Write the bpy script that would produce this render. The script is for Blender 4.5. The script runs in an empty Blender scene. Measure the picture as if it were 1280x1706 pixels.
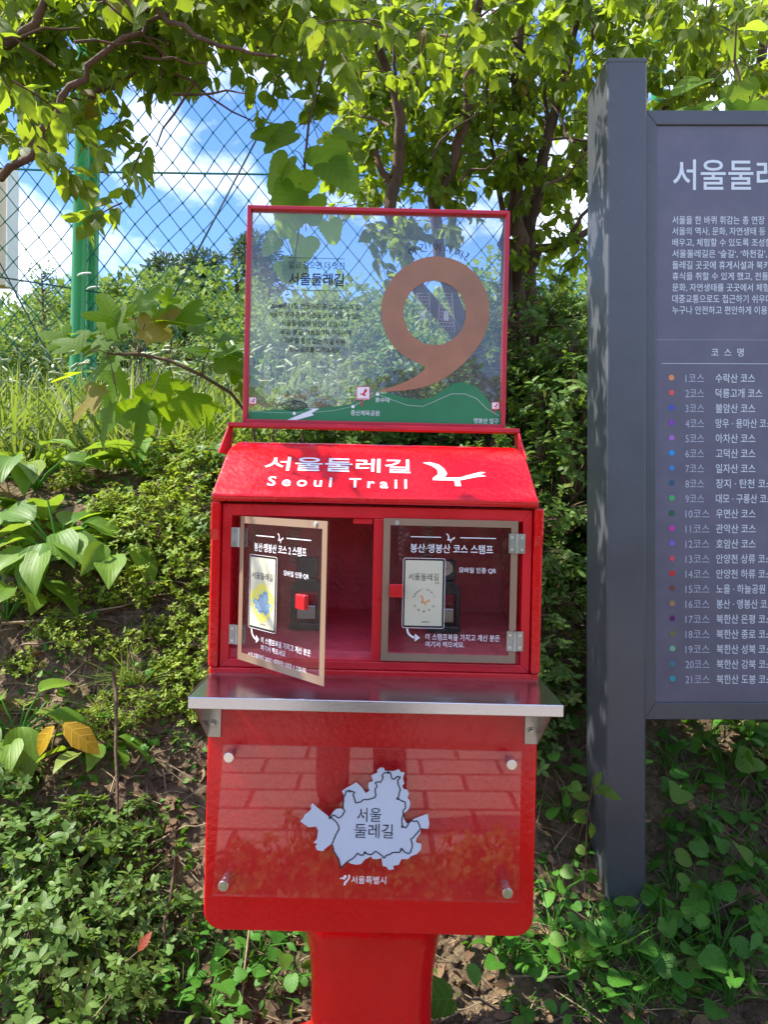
import bpy, math, random
import numpy as np
from mathutils import Vector
R = math.radians
random.seed(7)
rng = np.random.default_rng(11)
S = bpy.context.scene
COL = S.collection
PI = math.pi

# ---------------------------------------------------------------- camera
F, HZ, ROLL, CZ = 1183.0, 830.0, R(.45), 1.45        # focal length and horizon row of the photograph
cam = bpy.data.cameras.new('camera')
camo = bpy.data.objects.new('camera', cam); COL.objects.link(camo)
camo.location = (0, 0, CZ)
camo.rotation_mode = 'XYZ'
cr, sr = math.cos(ROLL), math.sin(ROLL)
from mathutils import Matrix
camo.rotation_euler = Matrix(((cr, -sr, 0), (0, 0, -1), (sr, cr, 0))).to_euler()
cam.sensor_fit = 'VERTICAL'; cam.sensor_height = 36; cam.sensor_width = 27
cam.lens = 36 * F / 1706
cam.shift_y = -(853 - HZ) / 1706
cam.clip_start = .02; cam.clip_end = 500
S.camera = camo

# ---------------------------------------------------------------- sky, sun, exposure
SUN = Vector((-.60, .02, .80)).normalized()
world = bpy.data.worlds.new('World'); S.world = world
world.use_nodes = True
wt = world.node_tree; wn = wt.nodes; wn.clear()
def WN(t, **k):
    n = wn.new(t)
    for a, b in k.items(): setattr(n, a, b)
    return n
sky = WN('ShaderNodeTexSky', sky_type='NISHITA', sun_disc=False)
sky.sun_elevation = math.asin(SUN.z); sky.sun_rotation = math.atan2(SUN.x, SUN.y)
sky.air_density = 1.0; sky.dust_density = .6; sky.ozone_density = 2.2
tc = WN('ShaderNodeTexCoord')
mp = WN('ShaderNodeMapping'); mp.inputs['Scale'].default_value = (1, 1, 1.7); mp.inputs['Location'].default_value = (.35, .1, .42)
wt.links.new(tc.outputs['Generated'], mp.inputs[0])
nz = WN('ShaderNodeTexNoise'); nz.inputs['Scale'].default_value = 3.1; nz.inputs['Detail'].default_value = 9; nz.inputs['Roughness'].default_value = .56
wt.links.new(mp.outputs[0], nz.inputs['Vector'])
cr1 = WN('ShaderNodeValToRGB'); cr1.color_ramp.elements[0].position = .48; cr1.color_ramp.elements[1].position = .68
wt.links.new(nz.outputs['Fac'], cr1.inputs[0])
hs = WN('ShaderNodeHueSaturation'); hs.inputs['Hue'].default_value = .516; hs.inputs['Saturation'].default_value = 1.3; hs.inputs['Value'].default_value = 1.0
wt.links.new(sky.outputs[0], hs.inputs['Color'])
mx = WN('ShaderNodeMixRGB'); mx.inputs[2].default_value = (8.6, 8.9, 9.4, 1)
wt.links.new(cr1.outputs[0], mx.inputs[0]); wt.links.new(hs.outputs[0], mx.inputs[1])
bg = WN('ShaderNodeBackground'); bg.inputs[1].default_value = .135
wt.links.new(mx.outputs[0], bg.inputs[0])
wo = WN('ShaderNodeOutputWorld'); wt.links.new(bg.outputs[0], wo.inputs[0])
sun = bpy.data.lights.new('sun', 'SUN'); sun.energy = 4.1; sun.angle = R(.55); sun.color = (1, .95, .86)
suno = bpy.data.objects.new('sun', sun); COL.objects.link(suno)
suno.rotation_euler = SUN.to_track_quat('Z', 'Y').to_euler(); suno.location = (-4, 3, 8)
S.view_settings.view_transform = 'Standard'; S.view_settings.look = 'None'
S.view_settings.exposure = 1.38; S.view_settings.gamma = 1
S.render.engine = 'CYCLES'
cy = S.cycles
cy.max_bounces = 9; cy.diffuse_bounces = 6; cy.glossy_bounces = 4; cy.transmission_bounces = 5; cy.transparent_max_bounces = 14
cy.caustics_reflective = False; cy.caustics_refractive = False
cy.sample_clamp_indirect = 6
cy.use_denoising = True

# ---------------------------------------------------------------- helpers: photograph -> place
def P(px, py, d):
    u = (px - 640) / F; v = (HZ - py) / F
    return Vector((d * (u * cr - v * sr), d, CZ + d * (u * sr + v * cr)))
class Frame:
    """a thing's own axes: pivot on the ground, leaning sideways by a small angle"""
    def __init__(s, pivot, ang): s.p = Vector(pivot); s.c, s.s = math.cos(ang), math.sin(ang); s.a = ang
    def L(s, px, py, d):
        w = P(px, py, d) - s.p
        return Vector((w.x * s.c - w.z * s.s, w.y, w.x * s.s + w.z * s.c))
BOX = Frame((-.02, 1.5, .2), R(.85))
SGN = Frame((.69, 2.1, .2), R(-.35))

def smooth(x, a, b):
    t = np.clip((x - a) / (b - a), 0, 1); return t * t * (3 - 2 * t)
GY = [-100, .3, .95, 1.3, 1.7, 2.0, 2.4, 2.9, 3.4, 4.5, 6, 12, 40, 120]
GZ = [0, 0, .03, .16, .22, .36, .72, 1.28, 1.56, 1.74, 1.88, 2.0, 2.6, 4]
_w = [(rng.uniform(1.2, 7), rng.uniform(1.2, 7), rng.uniform(0, 6), rng.uniform(.3, 1)) for _ in range(9)]
_f = [(q * math.cos(w), q * math.sin(w), p) for q, w, p in zip(rng.uniform(22, 62, 12), rng.uniform(0, 3.1, 12), rng.uniform(0, 6, 12))]
def ground_h(x, y):
    x = np.asarray(x, float); y = np.asarray(y, float)
    z = np.interp(y, GY, GZ)
    z = z - .09 * smooth(x, .3, .8) * smooth(y, 1.2, 1.6) * (1 - smooth(y, 2.1, 2.6))
    m = smooth(y, .9, 1.5) * (1 - smooth(y, 7, 12))
    n = sum(a * np.sin(fx * x + fy * y + p) for fx, fy, p, a in _w) / 9
    n2 = np.sin(17 * x + 3 * np.sin(9 * y)) * np.sin(15 * y + 2 * np.sin(13 * x))
    n3 = sum(np.sin(fx * x + fy * y + p) for fx, fy, p in _f)
    return z + m * (.10 * n + .014 * n2 + .0032 * n3)
def gnd(x, y): return float(ground_h(x, y))
def G(px, py, d0=1.3, d1=40):
    """where the ray through a pixel of the photograph meets the ground"""
    d = d0
    while d < d1:
        p = P(px, py, d)
        if p.z <= gnd(p.x, p.y): return p
        d += .02
    return p

# ---------------------------------------------------------------- helpers: objects
def link(o, parent=None):
    COL.objects.link(o)
    if parent: o.parent = parent
    return o
def tag(o, label=None, cat=None, group=None, kind=None):
    if label: o['label'] = label
    if cat: o['category'] = cat
    if group: o['group'] = group
    if kind: o['kind'] = kind
    return o
def empty(name, loc, label, cat, group=None, rot=(0, 0, 0)):
    o = bpy.data.objects.new(name, None); o.location = loc; o.rotation_euler = rot; o.empty_display_size = .1
    link(o); return tag(o, label, cat, group)
class MB:
    def __init__(s): s.v = []; s.f = []; s.uv = []; s.r = []; s.n = 0
    def add(s, v, f, uv=None, r=None):
        v = np.asarray(v, float).reshape(-1, 3)
        s.v.append(v); s.f += [tuple(int(i) + s.n for i in q) for q in f]
        s.uv.append(np.zeros((len(v), 2)) if uv is None else uv)
        s.r.append(np.full(len(v), .5) if r is None else r)
        s.n += len(v); return s
    def box(s, x0, x1, y0, y1, z0, z1):
        v = [(x, y, z) for x in (x0, x1) for y in (y0, y1) for z in (z0, z1)]
        return s.add(v, [(0, 1, 3, 2), (4, 6, 7, 5), (0, 4, 5, 1), (2, 3, 7, 6), (0, 2, 6, 4), (1, 5, 7, 3)])
    def prism(s, pts, axis, a0, a1, cap=True):
        """closed outline in the plane across axis ('x': (y,z), 'y': (x,z)), pushed from a0 to a1"""
        n = len(pts)
        g = (lambda a, p: (a, p[0], p[1])) if axis == 'x' else ((lambda a, p: (p[0], a, p[1])) if axis == 'y' else (lambda a, p: (p[0], p[1], a)))
        v = [g(a0, p) for p in pts] + [g(a1, p) for p in pts]
        f = [(i, (i + 1) % n, n + (i + 1) % n, n + i) for i in range(n)]
        if cap: f += [tuple(range(n))[::-1], tuple(range(n, 2 * n))]
        return s.add(v, f)
    def sheet(s, pts, y):
        """flat outline facing the viewer"""
        return s.add([(p[0], y, p[1]) for p in pts], [tuple(range(len(pts)))])
    def tube(s, pts, rad, n=8, cap=True):
        pts = [Vector(p) for p in pts]
        rad = list(rad) if hasattr(rad, '__len__') else [rad] * len(pts)
        up = Vector((.13, .31, .94)); V = []; r = []
        for i, p in enumerate(pts):
            t = (pts[min(i + 1, len(pts) - 1)] - pts[max(i - 1, 0)]).normalized()
            if abs(t.dot(up)) > .98: up = Vector((1, .1, 0))
            a = t.cross(up).normalized(); b = t.cross(a)
            for k in range(n):
                w = 2 * PI * k / n
                V.append(p + (a * math.cos(w) + b * math.sin(w)) * rad[i])
        f = [(i * n + k, i * n + (k + 1) % n, (i + 1) * n + (k + 1) % n, (i + 1) * n + k) for i in range(len(pts) - 1) for k in range(n)]
        if cap: f += [tuple(range(n)), tuple(range((len(pts) - 1) * n, len(pts) * n))[::-1]]
        return s.add([tuple(q) for q in V], f)
    def disc(s, c, r, y, n=24, h=0):
        """short cylinder along y (from y to y+h) or a flat disc"""
        pts = [(c[0] + r * math.cos(2 * PI * k / n), c[1] + r * math.sin(2 * PI * k / n)) for k in range(n)]
        return s.prism(pts, 'y', y, y + h) if h else s.sheet(pts, y)
    def line(s, pts, w, y):
        """flat stroke of width w along a polyline in x,z"""
        pts = [Vector((p[0], p[1])) for p in pts]; V = []
        for i, p in enumerate(pts):
            t = (pts[min(i + 1, len(pts) - 1)] - pts[max(i - 1, 0)]).normalized()
            q = Vector((-t.y, t.x)) * (w / 2 if not hasattr(w, '__len__') else w[i] / 2)
            V += [(p.x + q.x, y, p.y + q.y), (p.x - q.x, y, p.y - q.y)]
        return s.add(V, [(2 * i, 2 * i + 1, 2 * i + 3, 2 * i + 2) for i in range(len(pts) - 1)])
    def build(s, name, m, parent=None, smooth_=False, bevel=0, seg=2, loc=None):
        me = bpy.data.meshes.new(name)
        V = np.concatenate(s.v) if s.v else np.zeros((0, 3))
        ln = np.array([len(q) for q in s.f], np.int32)
        idx = np.fromiter((i for q in s.f for i in q), np.int32, int(ln.sum()))
        me.vertices.add(len(V)); me.vertices.foreach_set('co', V.astype(np.float32).ravel())
        me.loops.add(len(idx)); me.loops.foreach_set('vertex_index', idx)
        me.polygons.add(len(ln)); st = np.zeros(len(ln), np.int32); st[1:] = np.cumsum(ln)[:-1]
        me.polygons.foreach_set('loop_start', st); me.polygons.foreach_set('loop_total', ln)
        me.polygons.foreach_set('use_smooth', np.full(len(ln), bool(smooth_)))
        ul = me.uv_layers.new(name='UVMap'); ul.data.foreach_set('uv', np.concatenate(s.uv)[idx].astype(np.float32).ravel())
        at = me.attributes.new('rnd', 'FLOAT', 'POINT'); at.data.foreach_set('value', np.concatenate(s.r).astype(np.float32))
        me.update(calc_edges=True); me.validate()
        me.materials.append(m)
        o = bpy.data.objects.new(name, me); link(o, parent)
        if loc is not None: o.location = loc
        if bevel:
            b = o.modifiers.new('bevel', 'BEVEL'); b.width = bevel; b.segments = seg; b.limit_method = 'ANGLE'; b.angle_limit = R(40)
            b.harden_normals = False
        return o
def copy_tree(o, parent=None):
    c = o.copy(); COL.objects.link(c)
    if parent: c.parent = parent
    for ch in o.children: copy_tree(ch, c)
    return c
def rrect(x0, x1, z0, z1, r, n=6):
    rs = r if hasattr(r, '__len__') else (r,) * 4; pts = []
    for (cx, cz, a), q in zip(((x1, z1, 0), (x0, z1, 90), (x0, z0, 180), (x1, z0, 270)), rs):
        ox = cx - q if cx == x1 else cx + q; oz = cz - q if cz == z1 else cz + q
        for k in range(n + 1):
            w = R(a + 90 * k / n); pts.append((ox + q * math.cos(w), oz + q * math.sin(w)))
    return pts

# ---------------------------------------------------------------- materials
def newmat(name):
    m = bpy.data.materials.new(name); m.use_nodes = True
    nt = m.node_tree; nt.nodes.clear()
    out = nt.nodes.new('ShaderNodeOutputMaterial')
    def N(t, ins=None, **k):
        n = nt.nodes.new(t)
        for a, b in k.items(): setattr(n, a, b)
        for a, b in (ins or {}).items():
            if isinstance(b, bpy.types.NodeSocket): nt.links.new(b, n.inputs[a])
            else: n.inputs[a].default_value = b
        return n
    return m, N, nt, out
def c4(c): return (c[0], c[1], c[2], 1)
def ramp(N, fac, stops):
    n = N('ShaderNodeValToRGB', {0: fac}); e = n.color_ramp.elements
    while len(e) < len(stops): e.new(.5)
    for q, (p, c) in zip(e, stops): q.position = p; q.color = c4(c) if hasattr(c, '__len__') else (c, c, c, 1)
    return n.outputs[0]
def mat(name, col, rough=.5, metal=0, var=.12, scale=8, bump=0, bscale=60, coat=0, col2=None, rvar=.1, spec=.5, aniso=None):
    m, N, nt, out = newmat(name)
    co = N('ShaderNodeTexCoord').outputs['Object']
    vec = co
    if aniso: vec = N('ShaderNodeMapping', {0: co, 'Scale': aniso}).outputs[0]
    nz = N('ShaderNodeTexNoise', {'Vector': vec, 'Scale': scale, 'Detail': 6, 'Roughness': .6}).outputs['Fac']
    c2 = col2 or tuple(x * (1 - 2 * var) for x in col)
    c1 = col if col2 else tuple(min(1, x * (1 + var)) for x in col)
    colr = ramp(N, nz, ((.3, c2), (.7, c1)))
    rr = N('ShaderNodeMapRange', {0: nz, 1: .3, 2: .7, 3: max(0, rough - rvar), 4: min(1, rough + rvar)}).outputs[0]
    b = N('ShaderNodeBsdfPrincipled', {'Base Color': colr, 'Roughness': rr, 'Metallic': metal, 'Coat Weight': coat, 'Specular IOR Level': spec})
    if coat: b.inputs['Coat Roughness'].default_value = .04
    if bump:
        n2 = N('ShaderNodeTexNoise', {'Vector': vec, 'Scale': bscale, 'Detail': 4}).outputs['Fac']
        nb = N('ShaderNodeBump', {'Height': n2, 'Strength': bump, 'Distance': .01}).outputs[0]
        nt.links.new(nb, b.inputs['Normal'])
        if coat: nt.links.new(nb, b.inputs['Coat Normal'])
    nt.links.new(b.outputs[0], out.inputs[0])
    return m
def clearmat(name, tint, haze=.0, hazecol=(.7, .75, .75), ior=1.5, rough=.01, smudge=0.):
    m, N, nt, out = newmat(name)
    tr = N('ShaderNodeBsdfTransparent', {'Color': c4(tint)}).outputs[0]
    gl = N('ShaderNodeBsdfGlossy', {'Color': (1, 1, 1, 1), 'Roughness': rough}).outputs[0]
    bk_ = N('ShaderNodeNewGeometry').outputs['Backfacing']
    fr = N('ShaderNodeFresnel', {'IOR': N('ShaderNodeMapRange', {0: bk_, 1: 0, 2: 1, 3: ior, 4: 1 / ior}).outputs[0]}).outputs[0]
    s1 = N('ShaderNodeMixShader', {0: fr, 1: tr, 2: gl}).outputs[0]
    if haze:
        co = N('ShaderNodeTexCoord').outputs['Object']
        nz = N('ShaderNodeTexNoise', {'Vector': co, 'Scale': 5, 'Detail': 7, 'Roughness': .65}).outputs['Fac']
        hf = N('ShaderNodeMapRange', {0: nz, 1: .3, 2: .75, 3: haze * (1 - smudge), 4: haze * (1 + smudge)}).outputs[0]
        df = N('ShaderNodeBsdfDiffuse', {'Color': c4(hazecol)}).outputs[0]
        s1 = N('ShaderNodeMixShader', {0: hf, 1: s1, 2: df}).outputs[0]
    nt.links.new(s1, out.inputs[0]); return m
def leafmat(name, dark, light, trans, rough=.42, veins=7, vein=.35, odd=None, tmix=.42, spots=.0, slope=1.0):
    m, N, nt, out = newmat(name)
    rnd = N('ShaderNodeAttribute', attribute_name='rnd').outputs['Fac']
    st = [(0, dark), (.55, tuple((a + b) / 2 for a, b in zip(dark, light))), (.9, light)]
    if odd: st.append((.965, odd))
    colr = ramp(N, rnd, st)
    uv = N('ShaderNodeUVMap').outputs[0]
    sep = N('ShaderNodeSeparateXYZ', {0: uv})
    u = N('ShaderNodeMath', {0: sep.outputs[0], 1: .5}, operation='SUBTRACT').outputs[0]
    au = N('ShaderNodeMath', {0: u}, operation='ABSOLUTE').outputs[0]
    t = N('ShaderNodeMath', {0: sep.outputs[1], 1: N('ShaderNodeMath', {0: au, 1: slope}, operation='MULTIPLY').outputs[0]}, operation='SUBTRACT').outputs[0]
    sn = N('ShaderNodeMath', {0: N('ShaderNodeMath', {0: t, 1: veins * 2 * PI}, operation='MULTIPLY').outputs[0]}, operation='SINE').outputs[0]
    ln = N('ShaderNodeMapRange', {0: sn, 1: .72, 2: 1.0, 3: 0, 4: 1}).outputs[0]
    md = N('ShaderNodeMapRange', {0: au, 1: .0, 2: .028, 3: 1, 4: 0}).outputs[0]
    vv = N('ShaderNodeMath', {0: ln, 1: md}, operation='MAXIMUM').outputs[0]
    vf = N('ShaderNodeMath', {0: vv, 1: vein}, operation='MULTIPLY').outputs[0]
    vc = N('ShaderNodeMixRGB', {0: vf, 1: colr, 2: c4(tuple(min(1, x * 1.9 + .02) for x in light))}).outputs[0]
    tcol = N('ShaderNodeMixRGB', {0: N('ShaderNodeMath', {0: rnd, 1: .5}, operation='MULTIPLY').outputs[0], 1: c4(trans), 2: vc}, blend_type='MIX').outputs[0]
    if spots:
        co = N('ShaderNodeTexCoord').outputs['Object']
        nz = N('ShaderNodeTexNoise', {'Vector': co, 'Scale': 70, 'Detail': 3}).outputs['Fac']
        sf = N('ShaderNodeMapRange', {0: nz, 1: .62, 2: .72, 3: 0, 4: spots}).outputs[0]
        vc = N('ShaderNodeMixRGB', {0: sf, 1: vc, 2: (.09, .035, .012, 1)}).outputs[0]
        tcol = N('ShaderNodeMixRGB', {0: sf, 1: tcol, 2: (.08, .03, .01, 1)}).outputs[0]
    bp = N('ShaderNodeBump', {'Height': vv, 'Strength': .25, 'Distance': .003}).outputs[0]
    b = N('ShaderNodeBsdfPrincipled', {'Base Color': vc, 'Roughness': rough, 'Normal': bp, 'Specular IOR Level': .28})
    tl = N('ShaderNodeBsdfTranslucent', {'Color': tcol})
    s1 = N('ShaderNodeMixShader', {0: tmix, 1: b.outputs[0], 2: tl.outputs[0]}).outputs[0]
    nt.links.new(s1, out.inputs[0]); return m

def postmat(name):
    m, N, nt, out = newmat(name)
    co = N('ShaderNodeTexCoord').outputs['Object']
    n1 = N('ShaderNodeTexNoise', {'Vector': co, 'Scale': 4, 'Detail': 7, 'Roughness': .65}).outputs['Fac']
    col = ramp(N, n1, ((.3, (.078, .083, .094)), (.7, (.104, .109, .121))))
    z = N('ShaderNodeSeparateXYZ', {0: co}).outputs[2]
    n2 = N('ShaderNodeTexNoise', {'Vector': co, 'Scale': 45, 'Detail': 6, 'Roughness': .75}).outputs['Fac']
    lim = N('ShaderNodeMapRange', {0: z, 1: .02, 2: .42, 3: .42, 4: .78}).outputs[0]
    mud = N('ShaderNodeMapRange', {0: N('ShaderNodeMath', {0: n2, 1: lim}, operation='SUBTRACT').outputs[0], 1: 0, 2: .10, 3: 0, 4: .75}).outputs[0]
    col = N('ShaderNodeMixRGB', {0: mud, 1: col, 2: (.19, .15, .10, 1)}).outputs[0]
    sc = N('ShaderNodeTexNoise', {'Vector': N('ShaderNodeMapping', {0: co, 'Scale': (60, 60, 1.2), 'Rotation': (.1, .15, 0)}).outputs[0], 'Scale': 2, 'Detail': 5, 'Roughness': .8}).outputs['Fac']
    col = N('ShaderNodeMixRGB', {0: N('ShaderNodeMapRange', {0: sc, 1: .66, 2: .74, 3: 0, 4: .35}).outputs[0], 1: col, 2: (.22, .23, .26, 1)}).outputs[0]
    sp = N('ShaderNodeTexNoise', {'Vector': co, 'Scale': 120, 'Detail': 2}).outputs['Fac']
    col = N('ShaderNodeMixRGB', {0: N('ShaderNodeMapRange', {0: sp, 1: .70, 2: .76, 3: 0, 4: .4}).outputs[0], 1: col, 2: (.28, .27, .25, 1)}).outputs[0]
    b = N('ShaderNodeBsdfPrincipled', {'Base Color': col, 'Roughness': N('ShaderNodeMapRange', {0: n1, 1: .3, 2: .7, 3: .28, 4: .44}).outputs[0], 'Metallic': .15,
          'Normal': N('ShaderNodeBump', {'Height': N('ShaderNodeTexNoise', {'Vector': co, 'Scale': 300}).outputs['Fac'], 'Strength': .04, 'Distance': .01}).outputs[0]})
    nt.links.new(b.outputs[0], out.inputs[0]); return m
def redmat(name):
    m, N, nt, out = newmat(name)
    co = N('ShaderNodeTexCoord').outputs['Object']
    n1 = N('ShaderNodeTexNoise', {'Vector': co, 'Scale': 3.5, 'Detail': 5}).outputs['Fac']
    col = ramp(N, n1, ((.3, (.58, .001, .005)), (.7, (.72, .002, .008))))
    # scuffs and chalky wear on the old paint
    n2 = N('ShaderNodeTexNoise', {'Vector': co, 'Scale': 38, 'Detail': 8, 'Roughness': .75}).outputs['Fac']
    n3 = N('ShaderNodeTexNoise', {'Vector': co, 'Scale': 6, 'Detail': 2}).outputs['Fac']
    w = N('ShaderNodeMath', {0: N('ShaderNodeMapRange', {0: n2, 1: .62, 2: .74, 3: 0, 4: .55}).outputs[0], 1: N('ShaderNodeMapRange', {0: n3, 1: .48, 2: .62, 3: 0, 4: 1}).outputs[0]}, operation='MULTIPLY').outputs[0]
    col = N('ShaderNodeMixRGB', {0: w, 1: col, 2: (.55, .10, .09, 1)}).outputs[0]
    mp_ = N('ShaderNodeMapping', {0: co, 'Scale': (34, 34, 1.6)}).outputs[0]
    n4 = N('ShaderNodeTexNoise', {'Vector': mp_, 'Scale': 1.3, 'Detail': 6, 'Roughness': .7}).outputs['Fac']
    w2 = N('ShaderNodeMath', {0: N('ShaderNodeMapRange', {0: n4, 1: .58, 2: .78, 3: 0, 4: .30}).outputs[0], 1: N('ShaderNodeMapRange', {0: n1, 1: .42, 2: .6, 3: .15, 4: 1}).outputs[0]}, operation='MULTIPLY').outputs[0]
    col = N('ShaderNodeMixRGB', {0: w2, 1: col, 2: (.30, .012, .016, 1)}).outputs[0]
    n5 = N('ShaderNodeTexNoise', {'Vector': co, 'Scale': 260, 'Detail': 2}).outputs['Fac']
    col = N('ShaderNodeMixRGB', {0: N('ShaderNodeMapRange', {0: n5, 1: .68, 2: .76, 3: 0, 4: .35}).outputs[0], 1: col, 2: (.50, .16, .13, 1)}).outputs[0]
    rr = N('ShaderNodeMapRange', {0: n2, 1: .35, 2: .7, 3: .16, 4: .36}).outputs[0]
    nb = N('ShaderNodeTexNoise', {'Vector': co, 'Scale': 110, 'Detail': 3}).outputs['Fac']
    nb2 = N('ShaderNodeTexNoise', {'Vector': co, 'Scale': 9, 'Detail': 2}).outputs['Fac']
    hh = N('ShaderNodeMath', {0: nb, 1: N('ShaderNodeMath', {0: nb2, 1: 1.6}, operation='MULTIPLY').outputs[0]}, operation='ADD').outputs[0]
    bp = N('ShaderNodeBump', {'Height': hh, 'Strength': .22, 'Distance': .004}).outputs[0]
    b = N('ShaderNodeBsdfPrincipled', {'Base Color': col, 'Roughness': rr, 'Normal': bp, 'Specular IOR Level': .3, 'Coat Weight': .45, 'Coat Roughness': .05, 'Coat Normal': bp})
    nt.links.new(b.outputs[0], out.inputs[0]); return m

M = {}
M['red'] = redmat('red_gelcoat')
M['redpaint'] = mat('red_painted_metal', (.68, .004, .014), .3, var=.06, bump=.06, bscale=140, coat=.1)
M['redboard'] = mat('red_board_frame', (.50, .012, .035), .38, var=.08)
M['maroon'] = mat('red_interior', (.74, .085, .125), .38, var=.10, scale=30, bump=.35, bscale=90)
M['steel'] = mat('brushed_stainless', (.60, .64, .70), .2, 1, var=.05, scale=30, bump=.03, bscale=90, aniso=(1, 18, 18), rvar=.05)
M['steelplain'] = mat('stainless_bracket', (.42, .42, .40), .34, 1, var=.08, scale=20)
M['chrome'] = mat('satin_standoff', (.75, .75, .74), .28, 1, var=.05)
M['black'] = mat('black_ink', (.012, .012, .015), .5, var=.1)
M['blackplastic'] = mat('black_plastic', (.018, .018, .022), .35, var=.2)
M['white'] = mat('white_vinyl', (.80, .82, .86), .45, var=.03)
M['whitedoor'] = mat('white_print', (.82, .82, .84), .5, var=.02)
M['gold'] = mat('bronze_border_print', (.33, .215, .14), .38, metal=.35, var=.06, scale=3)
M['cream'] = mat('cream_booklet', (.62, .58, .42), .5, var=.03)
M['yellow'] = mat('yellow_print', (.75, .68, .12), .5, var=.03)
M['paleblue'] = mat('pale_blue_print', (.30, .45, .58), .5, var=.04)
M['orange'] = mat('orange_print', (.70, .25, .05), .5, var=.03)
M['grey'] = mat('grey_print', (.35, .35, .36), .5, var=.03)
M['mapwhite'] = mat('pale_map_vinyl', (.56, .63, .78), .4, var=.04, scale=5)
M['tan'] = mat('brown_vinyl', (.34, .165, .09), .45, var=.10, scale=14)
M['hillgreen'] = mat('green_vinyl', (.025, .20, .075), .42, var=.08, scale=10)
M['redprint'] = mat('red_print', (.60, .012, .03), .45, var=.04)
M['knob'] = mat('red_plastic', (.62, .006, .015), .25, var=.03, coat=.4)
M['clear'] = clearmat('clear_acrylic_door', (.975, .965, .965), ior=1.24, haze=.008, hazecol=(.6, .55, .55), smudge=.5)
M['plate'] = clearmat('clear_acrylic_plate', (.97, .95, .95), haze=.014, hazecol=(.8, .5, .5), ior=1.44, smudge=.4)
M['glass'] = clearmat('hazy_glass', (.93, .95, .95), haze=.065, hazecol=(.72, .76, .80), ior=1.5, smudge=.55)  # patchy pale haze mixed into the clear glass
M['sticker'] = clearmat('clear_film_sticker', (.9, .9, .9), haze=.34, hazecol=(.85, .88, .9), smudge=.5)
M['signsteel'] = postmat('dark_grey_painted_steel')
M['signpanel'] = mat('purple_grey_panel', (.155, .145, .19), .5, scale=9, col2=(.112, .105, .145), bump=.03, bscale=200)
M['signtext'] = mat('sign_white_print', (.72, .78, .82), .5, var=.03)
M['signtext2'] = mat('sign_grey_print', (.52, .55, .64), .5, var=.03)
M['bark'] = mat('brown_bark', (.15, .085, .052), .85, scale=26, col2=(.045, .027, .018), bump=1.0, bscale=40, aniso=(1, 1, .35))
M['twig'] = mat('twig_wood', (.16, .10, .06), .8, scale=40, col2=(.07, .04, .025), bump=.5)
M['deadstem'] = mat('dry_stem', (.36, .27, .17), .8, scale=40, col2=(.2, .14, .08), bump=.3)
M['greenpole'] = mat('green_painted_pole', (.004, .26, .055), .3, var=.07, scale=4, coat=.2)
M['net'] = mat('green_net_cord', (.008, .15, .095), .6, var=.2)
M['cable'] = mat('dark_cable', (.012, .05, .045), .5, var=.1)
M['whitetie'] = mat('white_tie', (.75, .77, .7), .5, var=.05)
M['beige'] = mat('beige_painted_metal', (.62, .52, .34), .5, var=.05)
M['stone'] = mat('grey_stone', (.22, .21, .19), .9, scale=30, col2=(.10, .095, .085), bump=.8, bscale=50)

# ---------------------------------------------------------------- lettering
_tc = {}
def text_verts(body, bold):
    k = (body, bold)
    if k not in _tc:
        cu = bpy.data.curves.new('t', 'FONT'); cu.body = body; cu.offset = bold; cu.resolution_u = 3
        o = bpy.data.objects.new('t', cu); COL.objects.link(o)
        bpy.context.view_layer.update()
        dg = bpy.context.evaluated_depsgraph_get()
        me = bpy.data.meshes.new_from_object(o.evaluated_get(dg))
        v = np.array([q.co[:] for q in me.vertices]); f = [tuple(p.vertices) for p in me.polygons]
        bpy.data.objects.remove(o); bpy.data.meshes.remove(me); bpy.data.curves.remove(cu)
        _tc[k] = (v, f)
    return _tc[k]
def put_text(mb, body, c, w, h, frame, bold=0., align='C', rough=0., rot=0):
    """text squeezed into w x h (metres) centred on c=(u,v) of frame=(origin,U,V,N); w or h None keeps the proportions"""
    v, f = text_verts(body, bold)
    lo, hi = v.min(0), v.max(0)
    sx = w / (hi[0] - lo[0]) if w else None; sy = h / (hi[1] - lo[1]) if h else None
    sx = sx or sy; sy = sy or sx
    u = (v[:, 0] - (lo[0] + hi[0]) / 2) * sx
    if align == 'L': u = (v[:, 0] - lo[0]) * sx
    t = (v[:, 1] - (lo[1] + hi[1]) / 2) * sy
    if rough:
        u = u + rough * np.sin(t * 900 + u * 300); t = t + rough * np.sin(u * 700 + 1)
    if rot:
        u, t = u * math.cos(rot) - t * math.sin(rot), u * math.sin(rot) + t * math.cos(rot)
    u = u + c[0]; t = t + c[1]
    O, U, V, Nn = (np.array(q, float) for q in frame)
    mb.add(O + u[:, None] * U + t[:, None] * V, f)
def flat(y): return ((0, y, 0), (1, 0, 0), (0, 0, 1), (0, -1, 0))
def onframe(frame, pts, off=0):
    O, U, V, Nn = (np.array(q, float) for q in frame)
    return [tuple(O + p[0] * U + p[1] * V + off * Nn) for p in pts]
def shape(mb, frame, pts, off=0): mb.add(onframe(frame, pts, off), [tuple(range(len(pts)))])
def stroke(mb, frame, pts, w, off=0):
    t = MB(); t.line(pts, w, 0)
    for v, in zip(t.v): mb.add(onframe(frame, [(q[0], q[2]) for q in v], off), t.f)
def ring(mb, frame, c, r0, r1, off=0, n=24):
    pts = [(c[0] + r * math.cos(2 * PI * k / n), c[1] + r * math.sin(2 * PI * k / n)) for r in (r0, r1) for k in range(n)]
    mb.add(onframe(frame, pts, off), [(k, (k + 1) % n, n + (k + 1) % n, n + k) for k in range(n)])
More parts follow.
